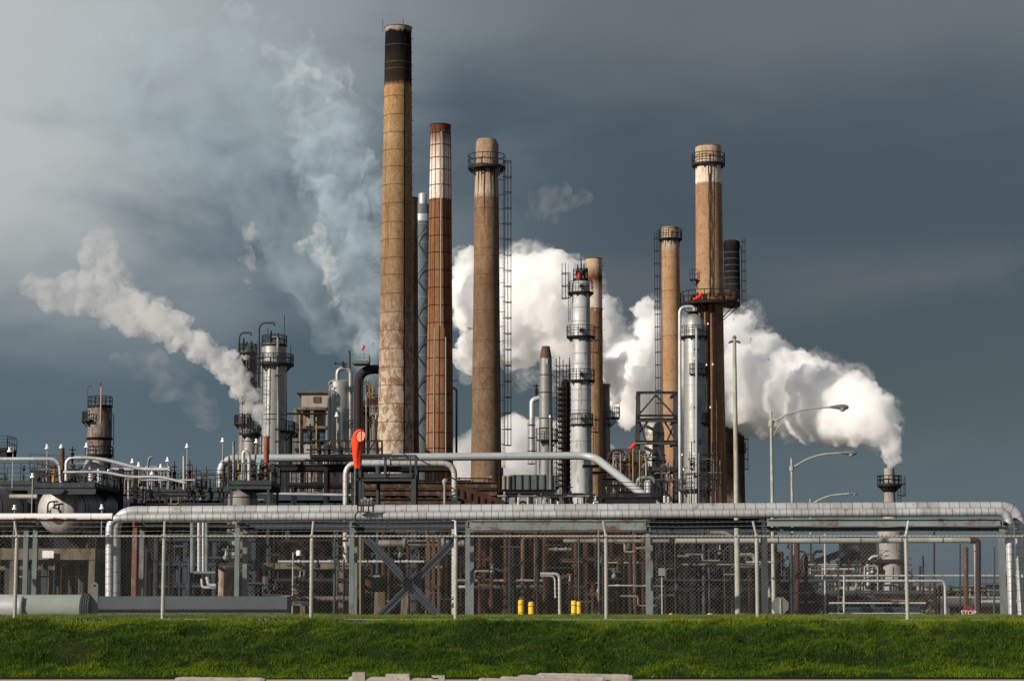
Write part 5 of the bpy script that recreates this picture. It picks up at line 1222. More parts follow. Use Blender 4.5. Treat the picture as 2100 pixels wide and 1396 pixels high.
t = thing('sloping_duct', 'rust brown sloping duct running down to the right before the buff chimney', 'duct', W(985, 1050, 114)); mb = MB(); mb.beam(W(938, 1006, 114), W(1030, 1040, 114), .9, .75); mb.build('casing', rust, t, False)
mb = MB()
for k in range(7): mb.beam(W(938 + k * 14, 1001 + k * 5, 113.5), W(938 + k * 14, 1016 + k * 5, 113.5), .06, .06)
mb.build('rib', rust_dark, t, False)
V4 = Tower('pressure_vessel', 'small round ball valve housing standing on the rusty frame by the white pipe', 'vessel', 115, 912, [(981, 2), (983, 4), (987, 5.5), (992, 4), (996, 2.5), (1040, 2.5)], [concrete_pale], part='shell', ref=990)
V5 = Tower('relief_pot', 'dark grey pot with a pale lid under the bridging pipe', 'pot', 99.5, 776, [(954, 2), (957, 6), (960, 6.5), (961, 5.4), (979, 5.6), (981, 4)], [steel_blue], part='pot', ref=970)

# furnace and black duct left of the tallest chimney
def furnace():
    Y = 219; t = thing('furnace', 'rust brown furnace with sloping roof left of the tallest chimney', 'furnace', (W(765, 900, Y).x, Y, 0)); m = mpp(Y)
    a = W(738, 838, Y); b = W(800, 1000, Y); mb = MB(); mb.box(((a.x + b.x) / 2, Y + 3, a.z / 2), (b.x - a.x, 6, a.z)); mb.build('casing', weather('furnace_skin', (.105, .055, .038), (.07, .038, .028), (.045, .025, .018), .5, .6, .3, .8), t, False)
    mb = MB(); z0, z1 = Z(834, Y), Z(812, Y); e = .3
    mb.add([(a.x - e, Y - e, z0), (b.x + e, Y - e, z0), (b.x + e, Y + 6.3, z0), (a.x - e, Y + 6.3, z0), (a.x + 12 * m, Y + 2, z1), (b.x, Y + 2, z1), (b.x, Y + 4, z1), (a.x + 12 * m, Y + 4, z1)], [(3, 2, 1, 0), (4, 5, 6, 7), (0, 1, 5, 4), (1, 2, 6, 5), (2, 3, 7, 6), (3, 0, 4, 7)]); mb.build('roof', rust, t, False)
    for r in (843, 902): platform_rail(t, W(738, r, Y - .8), W(779, r, Y - .8))
    mb = MB()
    for k in range(6): mb.beam(W(740 + 7 * k, 838, Y - .1), W(740 + 7 * k, 930, Y - .1), .12, .12)
    mb.build('stiffener', rust_dark, t, False)
def platform_rail(t, a, b):
    mb = MB(); mb.box((a + b) / 2 + Vector((0, .3, -.05)), (b.x - a.x, .9, .1)); o = mb.build('gallery', dark, t, False); rail_line(o, a, b, 1.0, 1.0, .045, dark, False)
furnace()
pipe_run([(735, 1060, 216), (735, 757, 216), (850, 757, 216)], 216, 9.5, soot, 'huge sooty black duct rising and bending right behind the tallest chimney', 1.7, 'flue_duct', n=28, cat='duct')
walkway(720, 756, 741, 214.5, 2.4, 'small pale railed platform on top of the black duct', steel_pale, .15, h=.75, sp=.5, t=.03)
frame([747, 754, 761], [786, 793, 806], 228, 3, ochre, 'yellow brown scaffold frame under the bend of the black duct', .13)
pipe_run([(717.5, 768), (717.5, 724), (715, 719)], 200, 1.9, black, 'thin black vent beside the platform of the black duct', .2, 'vent_pipe')
pipe_run([(771, 850), (771, 905), (757, 920), (757, 1000)], 196, 1.6, silver, 'thin bright drain pipe bent at the left foot of the tallest chimney', .5)
T5 = Tower('surge_bottle', 'pale flared bottle at the left foot of the tallest chimney', 'vessel', 204, 768, [(846, 3), (900, 3.4), (905, 8), (925, 10), (1000, 10)], [concrete], part='shell', ref=900)
walkway(758, 775, 848, 203, 1.2, 'tiny railed ledge at the left of the tallest chimney', silver_dirty, .1, h=.8, sp=.5, t=.03)
# beige process building
def beige_building():
    Y = 190; m = mpp(Y); a = W(613, 806, Y); b = W(676, 835, Y); t = thing('building_or_backing', 'grimy beige penthouse building on open steel floors behind the light vessel', 'building', ((a.x + b.x) / 2, Y, 0))
    mb = MB(); mb.box(((a.x + b.x) / 2 + .1, Y + 3, (a.z + b.z) / 2), (b.x - a.x - .3, 6, a.z - b.z)); mb.build('penthouse_wall', beige, t, False)
    mb = MB(); mb.box(((a.x + b.x) / 2, Y + 3, a.z + .08), (b.x - a.x + .5, 6.6, .16)); mb.build('roof', concrete, t, False)
    mb = MB(); mb.box(W(650, 819, Y - .03), (15 * m, .1, 12 * m)); w = mb.build('window', rust_tan, t, False)
    mb = MB()
    for k in range(5): mb.box(W(650, 814 + k * 2.6, Y - .09), (14 * m, .04, .04))
    mb.build('louvre', concrete, w, False)
    for r in (842, 880, 925, 965):
        mb = MB(); mb.box(W(642, r, Y + 2.2), (64 * m, 5, .25)); mb.build('floor', concrete if r < 900 else dark, t, False)
    for px in (606, 619, 640, 672): 
        for dy in (0, 4.6): p = W(px, 838, Y + dy); mb = MB(); mb.ibeam((p.x, Y + dy, -.02), (p.x, Y + dy, p.z), .3, .3); mb.build('column', rust_tan if px % 2 else silver_dirty, t, False)
    mb = MB(); mb.box(W(644, 862, Y + 3), (46 * m, 3, 30 * m)); mb.build('inner_wall', beige, t, False)
    mb = MB(); p = W(650, 790, Y + 5); mb.add([(p.x - 10 * m, Y + 5, a.z), (p.x + 28 * m, Y + 5, a.z), (p.x + 18 * m, Y + 5, Z(788, Y)), (p.x + 12 * m, Y + 5, Z(788, Y)), (p.x - 10 * m, Y + 7, a.z), (p.x + 28 * m, Y + 7, a.z), (p.x + 18 * m, Y + 7, Z(788, Y)), (p.x + 12 * m, Y + 7, Z(788, Y))],
        [(0, 1, 2, 3), (7, 6, 5, 4), (0, 4, 5, 1), (1, 5, 6, 2), (2, 6, 7, 3), (3, 7, 4, 0)]); mb.build('roof_hood', concrete, t, False)
beige_building()
T6 = Tower('pressure_vessel', 'dark cluttered vessel standing inside the open floors below the beige penthouse', 'vessel', 186, 642, [(905, 12), (912, 19), (1000, 20), (1040, 20)], [silver_dirty, dark], part='shell', bands=[930, 960, 990], ref=950)
T6.plat(905, 24, h=.8); valve_tree(636, 905, 868, 186, 'black valve stack above the cluttered vessel', black, rp=3.2); valve_tree(651, 905, 878, 186, 'second black valve above the cluttered vessel', dark, rp=3)
for px, tp, ml, lb in ((615, 850, ochre, 'yellow brown upright line at the left of the open floors'), (619, 848, rust_dark, 'rust dark upright line beside the yellow brown one'), (649, 855, ochre, 'yellow upright pole before the open floors')):
    pipe_run([(px, 1000), (px, tp)], 184, 1.5, ml, lb, name='standpipe')
pipe_run([(588, 848), (671, 848)], 183, 2.2, rust_dark, 'dark red horizontal pipe joining the tall pale column and the vessel')
walkway(588, 607, 888, 176, 2, 'small dark side platform right of the tall pale column', dark, .2, legs=(592,), h=.9, sp=.6)
# scaffold tower
def scaffold():
    Y = 206; t = thing('scaffold', 'dense dark scaffold tower between the tapered stack and the silver column', 'scaffold', (W(1155, 900, Y).x, Y, 0)); m = mpp(Y); rnd = random.Random(8)
    for px in (1141, 1148, 1155, 1162, 1168, 1173):
        for dy in (0, 1.1, 2.2): p = W(px, 800, Y + dy); mb = MB(); mb.tube([(p.x, Y + dy, 0), (p.x, Y + dy, Z(rnd.uniform(724, 775), Y))], .05, 5, False); mb.build('standard', rust_dark, t, False)
    for row in range(750, 1000, 11):
        mb = MB()
        for dy in (0, 1.1, 2.2): a = W(1138 + rnd.uniform(-3, 3), row, Y + dy); b = W(1176, row, Y + dy); mb.beam(a, (b.x, b.y, a.z), .06, .06)
        mb.beam(W(1141, row, Y), W(1158, row + 11, Y), .05, .05)
        if row > 790: mb.box(W(1157, row + 4, Y + 1.4), (26 * m, 2, .1))
        mb.build('ledger', rust_dark, t, False)
    mb = MB(); c = W(1160, 880, Y + 1); mb.lathe((c.x, c.y), [(9 * m, 0), (9 * m, Z(782, Y)), (3 * m, Z(775, Y))], 14); mb.build('wrapped_vessel', rust_dark, t)
scaffold()
pipe_run([(1091, 930), (1091, 820), (1106, 816)], 194, 5.5, silver_bright, 'white bent pipe left of the tapered grey stack', .8)
valve_tree(1100, 812, 786, 194, 'dark valve on top of the white bent pipe', dark)
pipe_run([(936, 930), (936, 798), (927, 794)], 203, 2.4, black, 'black pipe hugging the right side of the white banded chimney', .6)
pipe_run([(928, 780), (939, 780)], 200, 1, ochre, 'tiny yellow arm on the right side of the white banded chimney')

# ------------------------------------------------------------------ truss tower and its vessel
def truss():
    Y = 158; m = mpp(Y); t = thing('truss_tower', 'dark steel truss tower with K braces around a domed duct', 'tower', (W(1345, 1000, Y).x, Y, 0)); D = 4.0
    mt = weather('truss_steel', (.050, .052, .052), (.035, .036, .038), (.09, .055, .04), .35, 1.5, .4)
    for dy, f0, f1 in ((0, 1297, 1384), (D, 1305, 1388)):
        for px, pt in ((f0, 1309), (f1, 1385)):
            a = W(px, 1030, Y + dy); b = W(pt, 803, Y + dy); a.z = 0; mb = MB(); mb.ibeam(a, b, .32, .32); mb.build('column', mt, t, False)
        for row, hh in ((805, .2), (852, .16), (861, .3), (907, .32)):
            a = W(1305 - (row - 805) * .02, row, Y + dy - .2); b = W(1386, row, Y + dy - .2); mb = MB(); mb.ibeam(a, b, .2, hh); mb.build('beam', mt, t, False)
        for (p0, r0), (p1, r1) in (((1310, 850), (1345, 810)), ((1345, 810), (1382, 850)), ((1305, 895), (1330, 862)), ((1362, 862), (1384, 900)), ((1345, 910), (1318, 960)), ((1345, 910), (1385, 1000)), ((1311, 862), (1325, 905)), ((1384, 866), (1368, 905))):
            mb = MB(); mb.beam(W(p0, r0, Y + dy), W(p1, r1, Y + dy), .14, .14); mb.build('brace', mt, t, False)
        mb = MB(); mb.beam(W(1330, 968, Y + dy), W(1386, 1034, Y + dy), .22, .22); mb.build('brace', mt, t, False)
    mb = MB(); c = W(1342, 964, Y + D / 2); mb.box((c.x, Y + D / 2, c.z), (84 * m, D + .6, .35)); mb.build('deck', mt, t, False)
    for px, y in ((1312, Y), (1384, Y)): 
        for row in (805, 861, 907): a = W(px, row, Y); mb = MB(); mb.beam(a, a + Vector((0, D, 0)), .18, .2); mb.build('tie', mt, t, False)
    return t
truss()
V6 = Tower('cyclone_vessel', 'pale stained domed cyclone vessel inside the dark truss tower', 'vessel', 160, 1342.5,
  [(861, 3), (863, 9), (868, 15), (877, 19), (890, 20.2), (915, 20.4), (931, 20.6), (933, 21.6), (952, 21), (962, 20), (1035, 20)], [weather('cyclone', (.42, .40, .36), (.31, .29, .255), (.20, .12, .06), .5, 1.3, .5, .5, .3), dark], part='shell', bands=[888, 892, 907, 933, 945], bt=.03, ref=920)
V7 = Tower('pressure_vessel', 'small bright dome topped vessel low at the front of the truss tower', 'vessel', 150, 1329, [(983, 2), (984, 5), (987, 7.4), (990, 8), (1100, 8)], [silver_bright], part='shell', ref=1000)
pipe_run([(1307, 1000), (1308, 980), (1345, 978), (1345, 1100)], 150.5, 4, silver_dirty, 'grey hairpin pipe over the small bright vessel', .9)
pipe_run([(1363, 1030), (1363, 1016)], 146, 3, jacket, 'left of two short pale pipe stubs above the twin pipes', name='standpipe'); pipe_run([(1371, 1030), (1371, 1018)], 146, 3, jacket, 'right of two short pale pipe stubs above the twin pipes', name='standpipe')
# reactor cluster at 1245-1310
V8 = Tower('pressure_vessel', 'squat rust and white vessel with black elbow pipes right of the brown chimney', 'vessel', 175, 1272, [(944, 14), (947, 20), (1000, 21), (1050, 21)], [weather('v8', (.40, .30, .22), (.20, .13, .10), (.22, .09, .04), .5, 1.2, .3)], part='shell', ref=990)
V8.plat(944, 26, h=.9, mat=dark)
pipe_run([(1250, 1000), (1250, 926), (1277, 926), (1277, 945)], 171, 5.2, soot, 'black hairpin duct arching over the squat vessel', .9, 'flue_duct', n=18, cat='duct')
pipe_run([(1264, 1000), (1266, 962), (1284, 964), (1288, 1000)], 168, 4.5, black, 'lower black elbow pipe in front of the squat vessel', .7)
walkway(1240, 1346, 1016, 107, 4, 'dark flat platform with a thin rail right of the sloping pipe end', dark, .5, legs=(1250, 1335), h=.7, sp=2.4, t=.03)
frame([1292, 1303, 1316], [935, 950, 970, 990], 165, 3, rust_dark, 'dark cluttered steel frame left of the truss tower', .25)
for px, tp in ((1298, 920), (1312, 922)): pipe_run([(px, 1000), (px, tp)], 149, 1.3, ochre, 'yellow pole left of its twin by the truss' if px == 1298 else 'yellow pole right of its twin by the truss', name='standpipe')
pipe_run([(1302, 909), (1326, 908)], 149.5, 1.2, ochre, 'thin yellow arm holding the low red windsock')
frame([1213, 1260, 1305, 1340], [1020, 1030], 128, 4, dark, 'low dark pipe frame beneath the trestles', .35, rust_dark)
pipe_run([(1005, 1017), (1210, 1017)], 126, 2.2, silver_dirty, 'grey horizontal pipe just above the twin pipes, before the low steam', flange=[(0, .2), (0, .45), (0, .7)])
pipe_run([(560, 1012), (720, 1015)], 117, 3.0, jacket_warm, 'pale pipe along the gantry right of the small domed vessel')
pipe_run([(300, 1033), (366, 1033), (366, 1018)], 98, .9, ochre, 'thin yellowish bent conduit on the blue grey gantry', .1, name='conduit')

# ------------------------------------------------------------------ dark lower works behind the fence
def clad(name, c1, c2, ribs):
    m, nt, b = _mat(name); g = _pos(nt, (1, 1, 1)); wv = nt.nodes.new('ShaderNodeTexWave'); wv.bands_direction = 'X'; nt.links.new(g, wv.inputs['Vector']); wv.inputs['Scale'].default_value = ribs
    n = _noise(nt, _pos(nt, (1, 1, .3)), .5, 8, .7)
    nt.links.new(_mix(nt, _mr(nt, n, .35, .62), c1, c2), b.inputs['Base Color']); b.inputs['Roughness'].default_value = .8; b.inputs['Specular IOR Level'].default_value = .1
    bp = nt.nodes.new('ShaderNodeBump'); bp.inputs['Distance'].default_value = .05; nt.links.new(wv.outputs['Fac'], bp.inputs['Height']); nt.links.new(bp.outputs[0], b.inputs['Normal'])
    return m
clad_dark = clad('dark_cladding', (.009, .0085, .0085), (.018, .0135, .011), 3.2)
def backing(p0, p1, row, Y, dep, label, mat=clad_dark):  # added wall, near black so gaps between the equipment read as deep shade
    a = W(p0, row, Y); b = W(p1, row, Y); t = thing('building_or_backing', label, 'building', ((a.x + b.x) / 2, Y, 0))
    mb = MB(); mb.box(((a.x + b.x) / 2, Y + dep / 2, a.z / 2), (b.x - a.x, dep, a.z)); mb.build('wall', mat, t, False)
    n = int((b.x - a.x) / 4)
    for i in range(n + 1):
        x = a.x + .2 + (b.x - a.x - .4) * i / n; mb = MB(); mb.ibeam((x, Y - .2, -.02), (x, Y - .2, a.z), .3, .3); mb.build('pilaster', rust_dark if i % 3 else steel_blue, t, False)
    mb = MB(); mb.box(((a.x + b.x) / 2, Y - .45, a.z - .3), (b.x - a.x, .2, .45)); mb.build('eave_beam', steel_blue, t, False)
    return t
backing(-260, 1000, 1011, 146, 10, 'long added dark backing wall closing the view behind the left and middle pipework')
backing(1001, 1592, 1048, 150, 10, 'lower added dark backing wall closing the view behind the right half of the pipework')
def add_shade_deck(p0, p1, row, Y, dep, label, legs, mat=steel_blue, fas=.5, legmat=None):  # added deck that keeps the sun off the works below
    a = W(p0, row, Y); b = W(p1, row, Y); t = thing('shade_deck', label, 'deck', ((a.x + b.x) / 2, Y, 0))
    mb = MB(); mb.box(((a.x + b.x) / 2, Y + dep / 2, a.z - .1), (b.x - a.x, dep, .2)); mb.build('deck', dark, t, False)
    mb = MB(); mb.ibeam(Vector((a.x, Y - .1, a.z - .2 - fas / 2)), Vector((b.x, Y - .1, a.z - .2 - fas / 2)), .25, fas); mb.build('edge_beam', mat, t, False)
    for px in legs:
        for yy in (Y + .1, Y + dep * .5, Y + dep - .3): x = W(px, 1150, Y).x; mb = MB(); mb.ibeam((x, yy, -.02), (x, yy, a.z - .2), .3, .3); mb.build('leg', legmat or mat, t, False)
    return t
add_shade_deck(240, 735, 1070, 108, 34, 'added dark deck shading the lower left works', (330, 385, 455, 560, 650, 715))
add_shade_deck(740, 1330, 1066, 106, 36, 'added dark deck shading the middle works behind the X brace', (755, 820, 905, 990, 1065, 1150, 1230, 1300), legmat=rust)
add_shade_deck(1335, 1592, 1070, 100, 40, 'added dark deck shading the right works before the tall lamp', (1350, 1460, 1530, 1588), legmat=dark)
add_shade_deck(740, 1330, 1168, 116, 20, 'added lower middle shading deck half way up behind the X brace', (780, 880, 1010, 1110, 1210, 1310), rust_dark, .35)
add_shade_deck(600, 735, 1125, 114, 20, 'small added shading deck in the third fence bay', (610, 720), rust_dark, .4)
rnd = random.Random(77)
def tube_bank(label, a, b, n, ms, ws, ys, name='tube_bank', low=(1130, 1200), tops=(1076, 1080, 1088, 1100, 1120)):
    """a welded bank of upright tubes hung from header pipes, with flanges and small valves"""
    Y0 = sum(ys) / 2; t = thing(name, label, 'pipe bank', (W((a + b) / 2, 1180, Y0).x, Y0, 0))
    for k, yy in enumerate((ys[0] + 1, Y0, ys[1])):
        r = 1079 + 4 * k; mb = MB(); mb.tube([W(a, r, yy), W(b, r, yy)], .11, 10); mb.build('header', ms[0], t)
    for i in range(n):
        px = a + (b - a) * (i + rnd.uniform(.05, .95)) / n; Y = rnd.uniform(*ys); r = rnd.uniform(*ws) * mpp(Y)
        tp = rnd.choice(tops) if rnd.random() < .8 else rnd.uniform(*low); p = W(px, tp, Y); base = Vector((p.x, Y, 0)); pts = [base, p]
        if rnd.random() < .35: pts.append(p + Vector((rnd.choice((-1, 1)) * rnd.uniform(.3, 1.0), 0, 0)))
        mb = MB(); mb.tube(bend(pts, .3) if len(pts) > 2 else pts, r, 9)
        for _ in range(rnd.choice((0, 1, 1, 2))):
            c = base.lerp(p, rnd.uniform(.1, .9)); h = rnd.uniform(.03, .12); mb.tube([c - Vector((0, 0, h)), c + Vector((0, 0, h))], r * rnd.uniform(1.3, 1.8), 9)
        mb.build('tube', rnd.choice(ms), t)
    for i in range(n // 2):
        px = rnd.uniform(a, b); row = rnd.uniform(1105, 1235); Y = ys[0] - rnd.uniform(.2, 3); c = W(px, row, Y); l = rnd.uniform(.3, 1.6); mb = MB()
        dz = rnd.uniform(-.5, .5) if rnd.random() < .5 else 0
        mb.tube(bend([c, c + Vector((l * .5, 0, 0)), c + Vector((l * .5, 0, dz)), c + Vector((l, 0, dz))], .12) if dz else [c, c + Vector((l, 0, 0))], rnd.uniform(.018, .06), 7)
        mb.build('branch_pipe', rnd.choice(ms + (silver_dirty, steel)), t)
    for i in range(n // 4):
        px = rnd.uniform(a, b); row = rnd.uniform(1110, 1225); Y = ys[0] - rnd.uniform(.2, 2); c = W(px, row, Y); mb = MB(); r = rnd.uniform(.05, .09)
        mb.lathe((c.x, c.y), [(r, c.z - .15), (r * 1.5, c.z - .1), (r * 1.5, c.z), (r * .8, c.z + .05), (r * .3, c.z + .3)], 8); mb.ring((c.x, c.y, c.z + .3), r * 1.7, .015, 10); mb.build('valve', rnd.choice((silver_dirty, steel, dark, rust_dark)), t)
    return t
tube_bank('dense bank of rusty upright tubes behind the middle fence bays, right of the X brace', 940, 1325, 58, (rust, rust_dark, rust_tan, rust_dark, rust, dark), (2.0, 5.5), (92, 118))
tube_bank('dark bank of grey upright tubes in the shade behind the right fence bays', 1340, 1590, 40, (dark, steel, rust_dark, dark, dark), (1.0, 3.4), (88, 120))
tube_bank('bank of brown upright tubes in the shade behind the X brace', 745, 935, 34, (rust, rust_dark, steel_blue, rust_dark, rust_tan), (1.4, 4.8), (95, 118))
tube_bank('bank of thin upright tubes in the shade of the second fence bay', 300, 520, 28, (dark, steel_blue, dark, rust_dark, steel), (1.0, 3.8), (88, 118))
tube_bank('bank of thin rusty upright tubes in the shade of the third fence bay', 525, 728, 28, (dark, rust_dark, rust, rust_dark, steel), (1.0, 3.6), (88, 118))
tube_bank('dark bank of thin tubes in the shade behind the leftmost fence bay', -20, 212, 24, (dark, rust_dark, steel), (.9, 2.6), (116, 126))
tube_bank('dark rusty bank of uprights just right of the octagonal sign', 1590, 1668, 22, (rust_dark, dark, rust), (1.5, 4.5), (120, 134), tops=(1130, 1150, 1165, 1180))
def manifold(label, a, b, r0, r1, ys, n, ms, w=(.7, 2.2), nv=4, name='pipe_manifold', foot=None):
    """tangle of small bore piping: risers, crossovers and valves tied together"""
    Y0 = sum(ys) / 2; m = mpp(Y0); foot = foot or r1; t = thing(name, label, 'piping', W((a + b) / 2, foot, Y0))
    for i in range(n):
        Y = rnd.uniform(*ys); px = rnd.uniform(a, b); row = rnd.uniform(r0, r1); r = rnd.uniform(*w) * m; k = rnd.random(); mb = MB()
        if k < .38: pts = [W(px, foot, Y), W(px, r0 + abs(rnd.gauss(0, .5)) * (r1 - r0) * .8, Y)]
        elif k < .65: q = px + rnd.uniform(12, .5 * (b - a) + 14); pts = [W(px, row, Y), W(min(q, b), row, Y)]
        else:
            q = min(b, px + rnd.uniform(8, 40)); r2 = rnd.uniform(r0, r1); pts = [W(px, foot, Y), W(px, row, Y), W(q, row, Y), W(q, r2 if rnd.random() < .5 else foot, Y)]
        if (pts[0] - pts[-1]).length < .1: continue
        mb.tube(bend(pts, 4 * m, 4) if len(pts) > 2 else pts, r, 8); mt = rnd.choice(ms)
        c = pts[0].lerp(pts[1], rnd.uniform(.3, .8)); d = (pts[1] - pts[0]); 
        if d.length > .01: d.normalize(); mb.tube([c - d * r, c + d * r], r * 1.9, 8)
        mb.build('pipe_section', mt, t)
    for i in range(nv):
        Y = rnd.uniform(*ys); px = rnd.uniform(a, b); row = rnd.uniform(r0, r1); c = W(px, row, Y); r = rnd.uniform(1.6, 3) * m; mb = MB()
        mb.lathe((c.x, c.y), [(r * .7, c.z - 4 * m), (r * 1.4, c.z - 3 * m), (r * 1.4, c.z), (r * .6, c.z + 1 * m), (r * .3, c.z + 5 * m), (r * .2, c.z + 7 * m)], 8); mb.ring((c.x, c.y, c.z + 5 * m), r * 1.5, r * .25, 10); mb.build('valve', rnd.choice(ms), t)
    return t
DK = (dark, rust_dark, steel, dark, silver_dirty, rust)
manifold('dark piping tangle at the left border above the rust striped pipe', -20, 72, 960, 1050, (104, 112), 34, DK, nv=6)
manifold('crowded small bore piping and valves on the tank platform', 76, 190, 950, 995, (99, 104), 44, DK, nv=9)
manifold('dark piping tangle between the tank and the bent down pipe', 190, 300, 968, 1058, (105, 112), 44, DK, nv=8)
manifold('row of valves and thin lines along the left half of the long walkway', 225, 350, 955, 1003, (113.5, 116.5), 40, DK + (silver_bright,), (.6, 1.8), 8)
manifold('row of valves and thin lines along the right half of the long walkway', 350, 465, 965, 1003, (113.5, 116.5), 28, DK, (.6, 1.5), 8)
manifold('dense small piping and valves on the crowded platform', 470, 552, 945, 990, (98.6, 99.9), 32, DK + (ochre,), (.6, 1.7), 7)
manifold('piping tangle under the blue grey gantry at left centre', 300, 560, 1012, 1040, (106, 112), 30, DK, (.7, 2), 5, foot=1056)
manifold('thin piping in front of the foot of the tall pale column', 585, 725, 900, 1010, (150, 165), 40, DK, (.6, 1.6), 8)
manifold('rusty piping tangle inside the frame between the bridging pipe legs', 735, 1010, 978, 1034, (117, 123), 50, (rust_dark, rust, rust_tan, dark, silver_dirty), (.8, 2.4), 8)
manifold('thin dark lines around the foot of the furnace', 738, 778, 770, 930, (209, 212), 26, DK, (.5, 1.3), 5)
manifold('short pipes and stubs showing just over the twin pipes at the centre right', 1030, 1235, 1012, 1040, (125, 135), 34, (silver_dirty, dark, rust_dark, jacket), (.8, 2.6), 6, foot=1050)
manifold('crooked rusty piping tangle left of the truss tower', 1245, 1325, 925, 1010, (150, 166), 60, (rust_dark, dark, rust, silver_dirty, rust_tan), (.9, 2.6), 10)
manifold('thin piping inside the dark truss tower around the cyclone vessel', 1305, 1390, 935, 1030, (152, 157), 30, DK, (.6, 1.6), 6)
manifold('vertical lines clinging to the foot of the domed silver column', 1392, 1480, 900, 1035, (180, 184), 26, (silver_dirty, dark, rust_dark), (.6, 1.4), 6)
manifold('small piping crowding the racks at the right under the twin pipes', 1600, 1800, 1150, 1214, (129, 136), 50, DK + (galv,), (.6, 2.0), 8)
manifold('dense dark low racks and pipes behind the lowest bright pipes at the right', 1670, 1915, 1218, 1262, (103, 116), 60, DK, (.8, 2.6), 8)
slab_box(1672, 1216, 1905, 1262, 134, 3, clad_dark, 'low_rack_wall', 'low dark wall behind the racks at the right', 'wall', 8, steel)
manifold('low dark piping right of the small steaming stack', 1850, 2060, 1195, 1225, (132, 138), 30, DK, (.6, 1.8), 5)
manifold('dark stubs and lines around the low conveyor house', 1735, 1870, 1140, 1214, (195, 210), 36, DK, (.6, 1.6), 5)
hp = [(776, 952, 1114, 94, 7.5, silver_dirty, 'thick pale horizontal pipe behind the top of the X brace'), (570, 712, 1151, 96, 2.6, silver_bright, 'bright thin horizontal pipe crossing the third fence bay'), (725, 870, 1151, 97, 2.6, silver_bright, 'bright thin horizontal pipe behind the X brace'),
      (930, 1115, 1190, 99, 3, silver_dirty, 'grey horizontal pipe low among the rusty uprights'), (940, 1120, 1203, 100, 3.4, silver_bright, 'bright horizontal pipe lowest among the rusty uprights'), (1125, 1172, 1126, 92, 3.2, silver_dirty, 'short horizontal grey pipe with an upturned end right of centre'),
      (1155, 1372, 1109, 86, 4, silver_dirty, 'grey horizontal pipe running up to the brighter one on the right'), (1240, 1325, 1200, 90, 1.6, galv, 'thin horizontal rail low left of the weathered support'), (1240, 1328, 1153, 95, 1.2, galv, 'thin dark horizontal line left of the weathered support'),
      (300, 470, 1068, 82, 3.4, silver_dirty, 'dirty horizontal pipe just below the twin pipes at the left'), (330, 480, 1095, 90, 1.6, steel, 'thin grey horizontal pipe in the second fence bay'), (215, 300, 1098, 92, 2, steel, 'short grey pipe behind the bent down pipe'),
      (560, 730, 1108, 93, 2.2, rust_dark, 'dark rusty horizontal pipe in the third fence bay'), (560, 725, 1190, 96, 5, dark, 'thick black horizontal pipe low in the third fence bay'), (20, 200, 1182, 104, 1.8, silver_dirty, 'thin pale horizontal rail deep under the tank'),
      (1400, 1560, 1157, 88, 1.8, silver_dirty, 'thin pale horizontal pipe behind the tall lamp pole'), (1530, 1585, 1152, 84, 1.8, silver_bright, 'short bright pipe left of the tallest curved lamp pole'), (960, 1320, 1092, 98, 2.4, rust, 'rusty horizontal pipe across the top of the rusty uprights'), (760, 930, 1135, 100, 2, steel, 'thin grey horizontal pipe behind the upper X brace'),
      (640, 860, 1088, 92, 2.2, rust_tan, 'brown horizontal pipe under the dark beam at the middle'), (1345, 1560, 1130, 94, 2, dark, 'dark horizontal pipe in the right shade'), (1345, 1590, 1189, 90, 1.6, steel, 'thin grey horizontal pipe low in the right shade')]
for a, b, r, Y, w, ml, lb in hp: pipe_run([(a, r), (b, r)], Y, w, ml, lb, flange=[(0, .3), (0, .75)], name='pipe', n=14)
pipe_run([(1385, 1109), (2002, 1107), (2006, 1300)], 80, 5.6, jacket_warm, 'pale pipe below the beams at the right, running to the black elbow', .35, seams=1.6)
pipe_run([(1990, 1107), (2006, 1107), (2006, 1300)], 79.9, 5.9, soot, 'black rusty elbow and downpipe at the end of the pale right pipe', .35)
pipe_run([(1108, 1176), (1147, 1176), (1148, 1262)], 80, 3.0, galv, 'pale pipe bent down like a cane behind the yellow bollards', .2)
pipe_run([(1108, 1180), (1138, 1180), (1139, 1225)], 81, 2.0, galv, 'thinner inner bent pipe behind the yellow bollards', .2)
pipe_run([(1518, 1137), (1545, 1137), (1549, 1150)], 86, 4.6, silver_dirty, 'thick pale elbow pipe right of the tall rusty lamp pole', .3)
pipe_run([(1456, 1092), (1488, 1092), (1500, 1100)], 84, 4.5, silver_dirty, 'pale curved pipe end left of the tall rusty lamp pole', .3)
for px, row, Y in ((613, 1133, 88),):
    c = W(px, row, Y); t = thing('meter_housing', 'small white round topped housing on a post in the third fence bay', 'meter', (c.x, Y, 0)); mb = MB(); mb.lathe((c.x, Y), [(.11, c.z - .12), (.115, c.z + .08), (.09, c.z + .12)], 16); mb.build('housing', white, t); mb = MB(); mb.tube([(c.x - .25, Y, 0), (c.x - .25, Y, c.z), (c.x, Y, c.z)], .03, 6); mb.build('stand', galv, t)
c = W(1357, 1172, 86); t = thing('control_cabinet', 'small pale grey cabinet on a post right of the weathered support', 'cabinet', (c.x, 86, 0)); mb = MB(); mb.box(c, (.26, .15, .32)); mb.build('cabinet_box', silver_dirty, t, False); mb = MB(); mb.beam((c.x, 86.05, 0), (c.x, 86.05, c.z), .05, .05); mb.build('stand', galv, t, False)
for px, w, tp, ml, lb in ((739, 1.6, 1098, ochre, 'thin yellowish post left of the X brace'), (1228, 2.2, 1084, steel_pale, 'grey upright post left of the central leaning fence arm'), (1187, 2, 1100, steel, 'dark grey upright post behind the right bollards')):
    pipe_run([(px, 1310), (px, tp)], 76, w, ml, lb, name='post', cat='post')
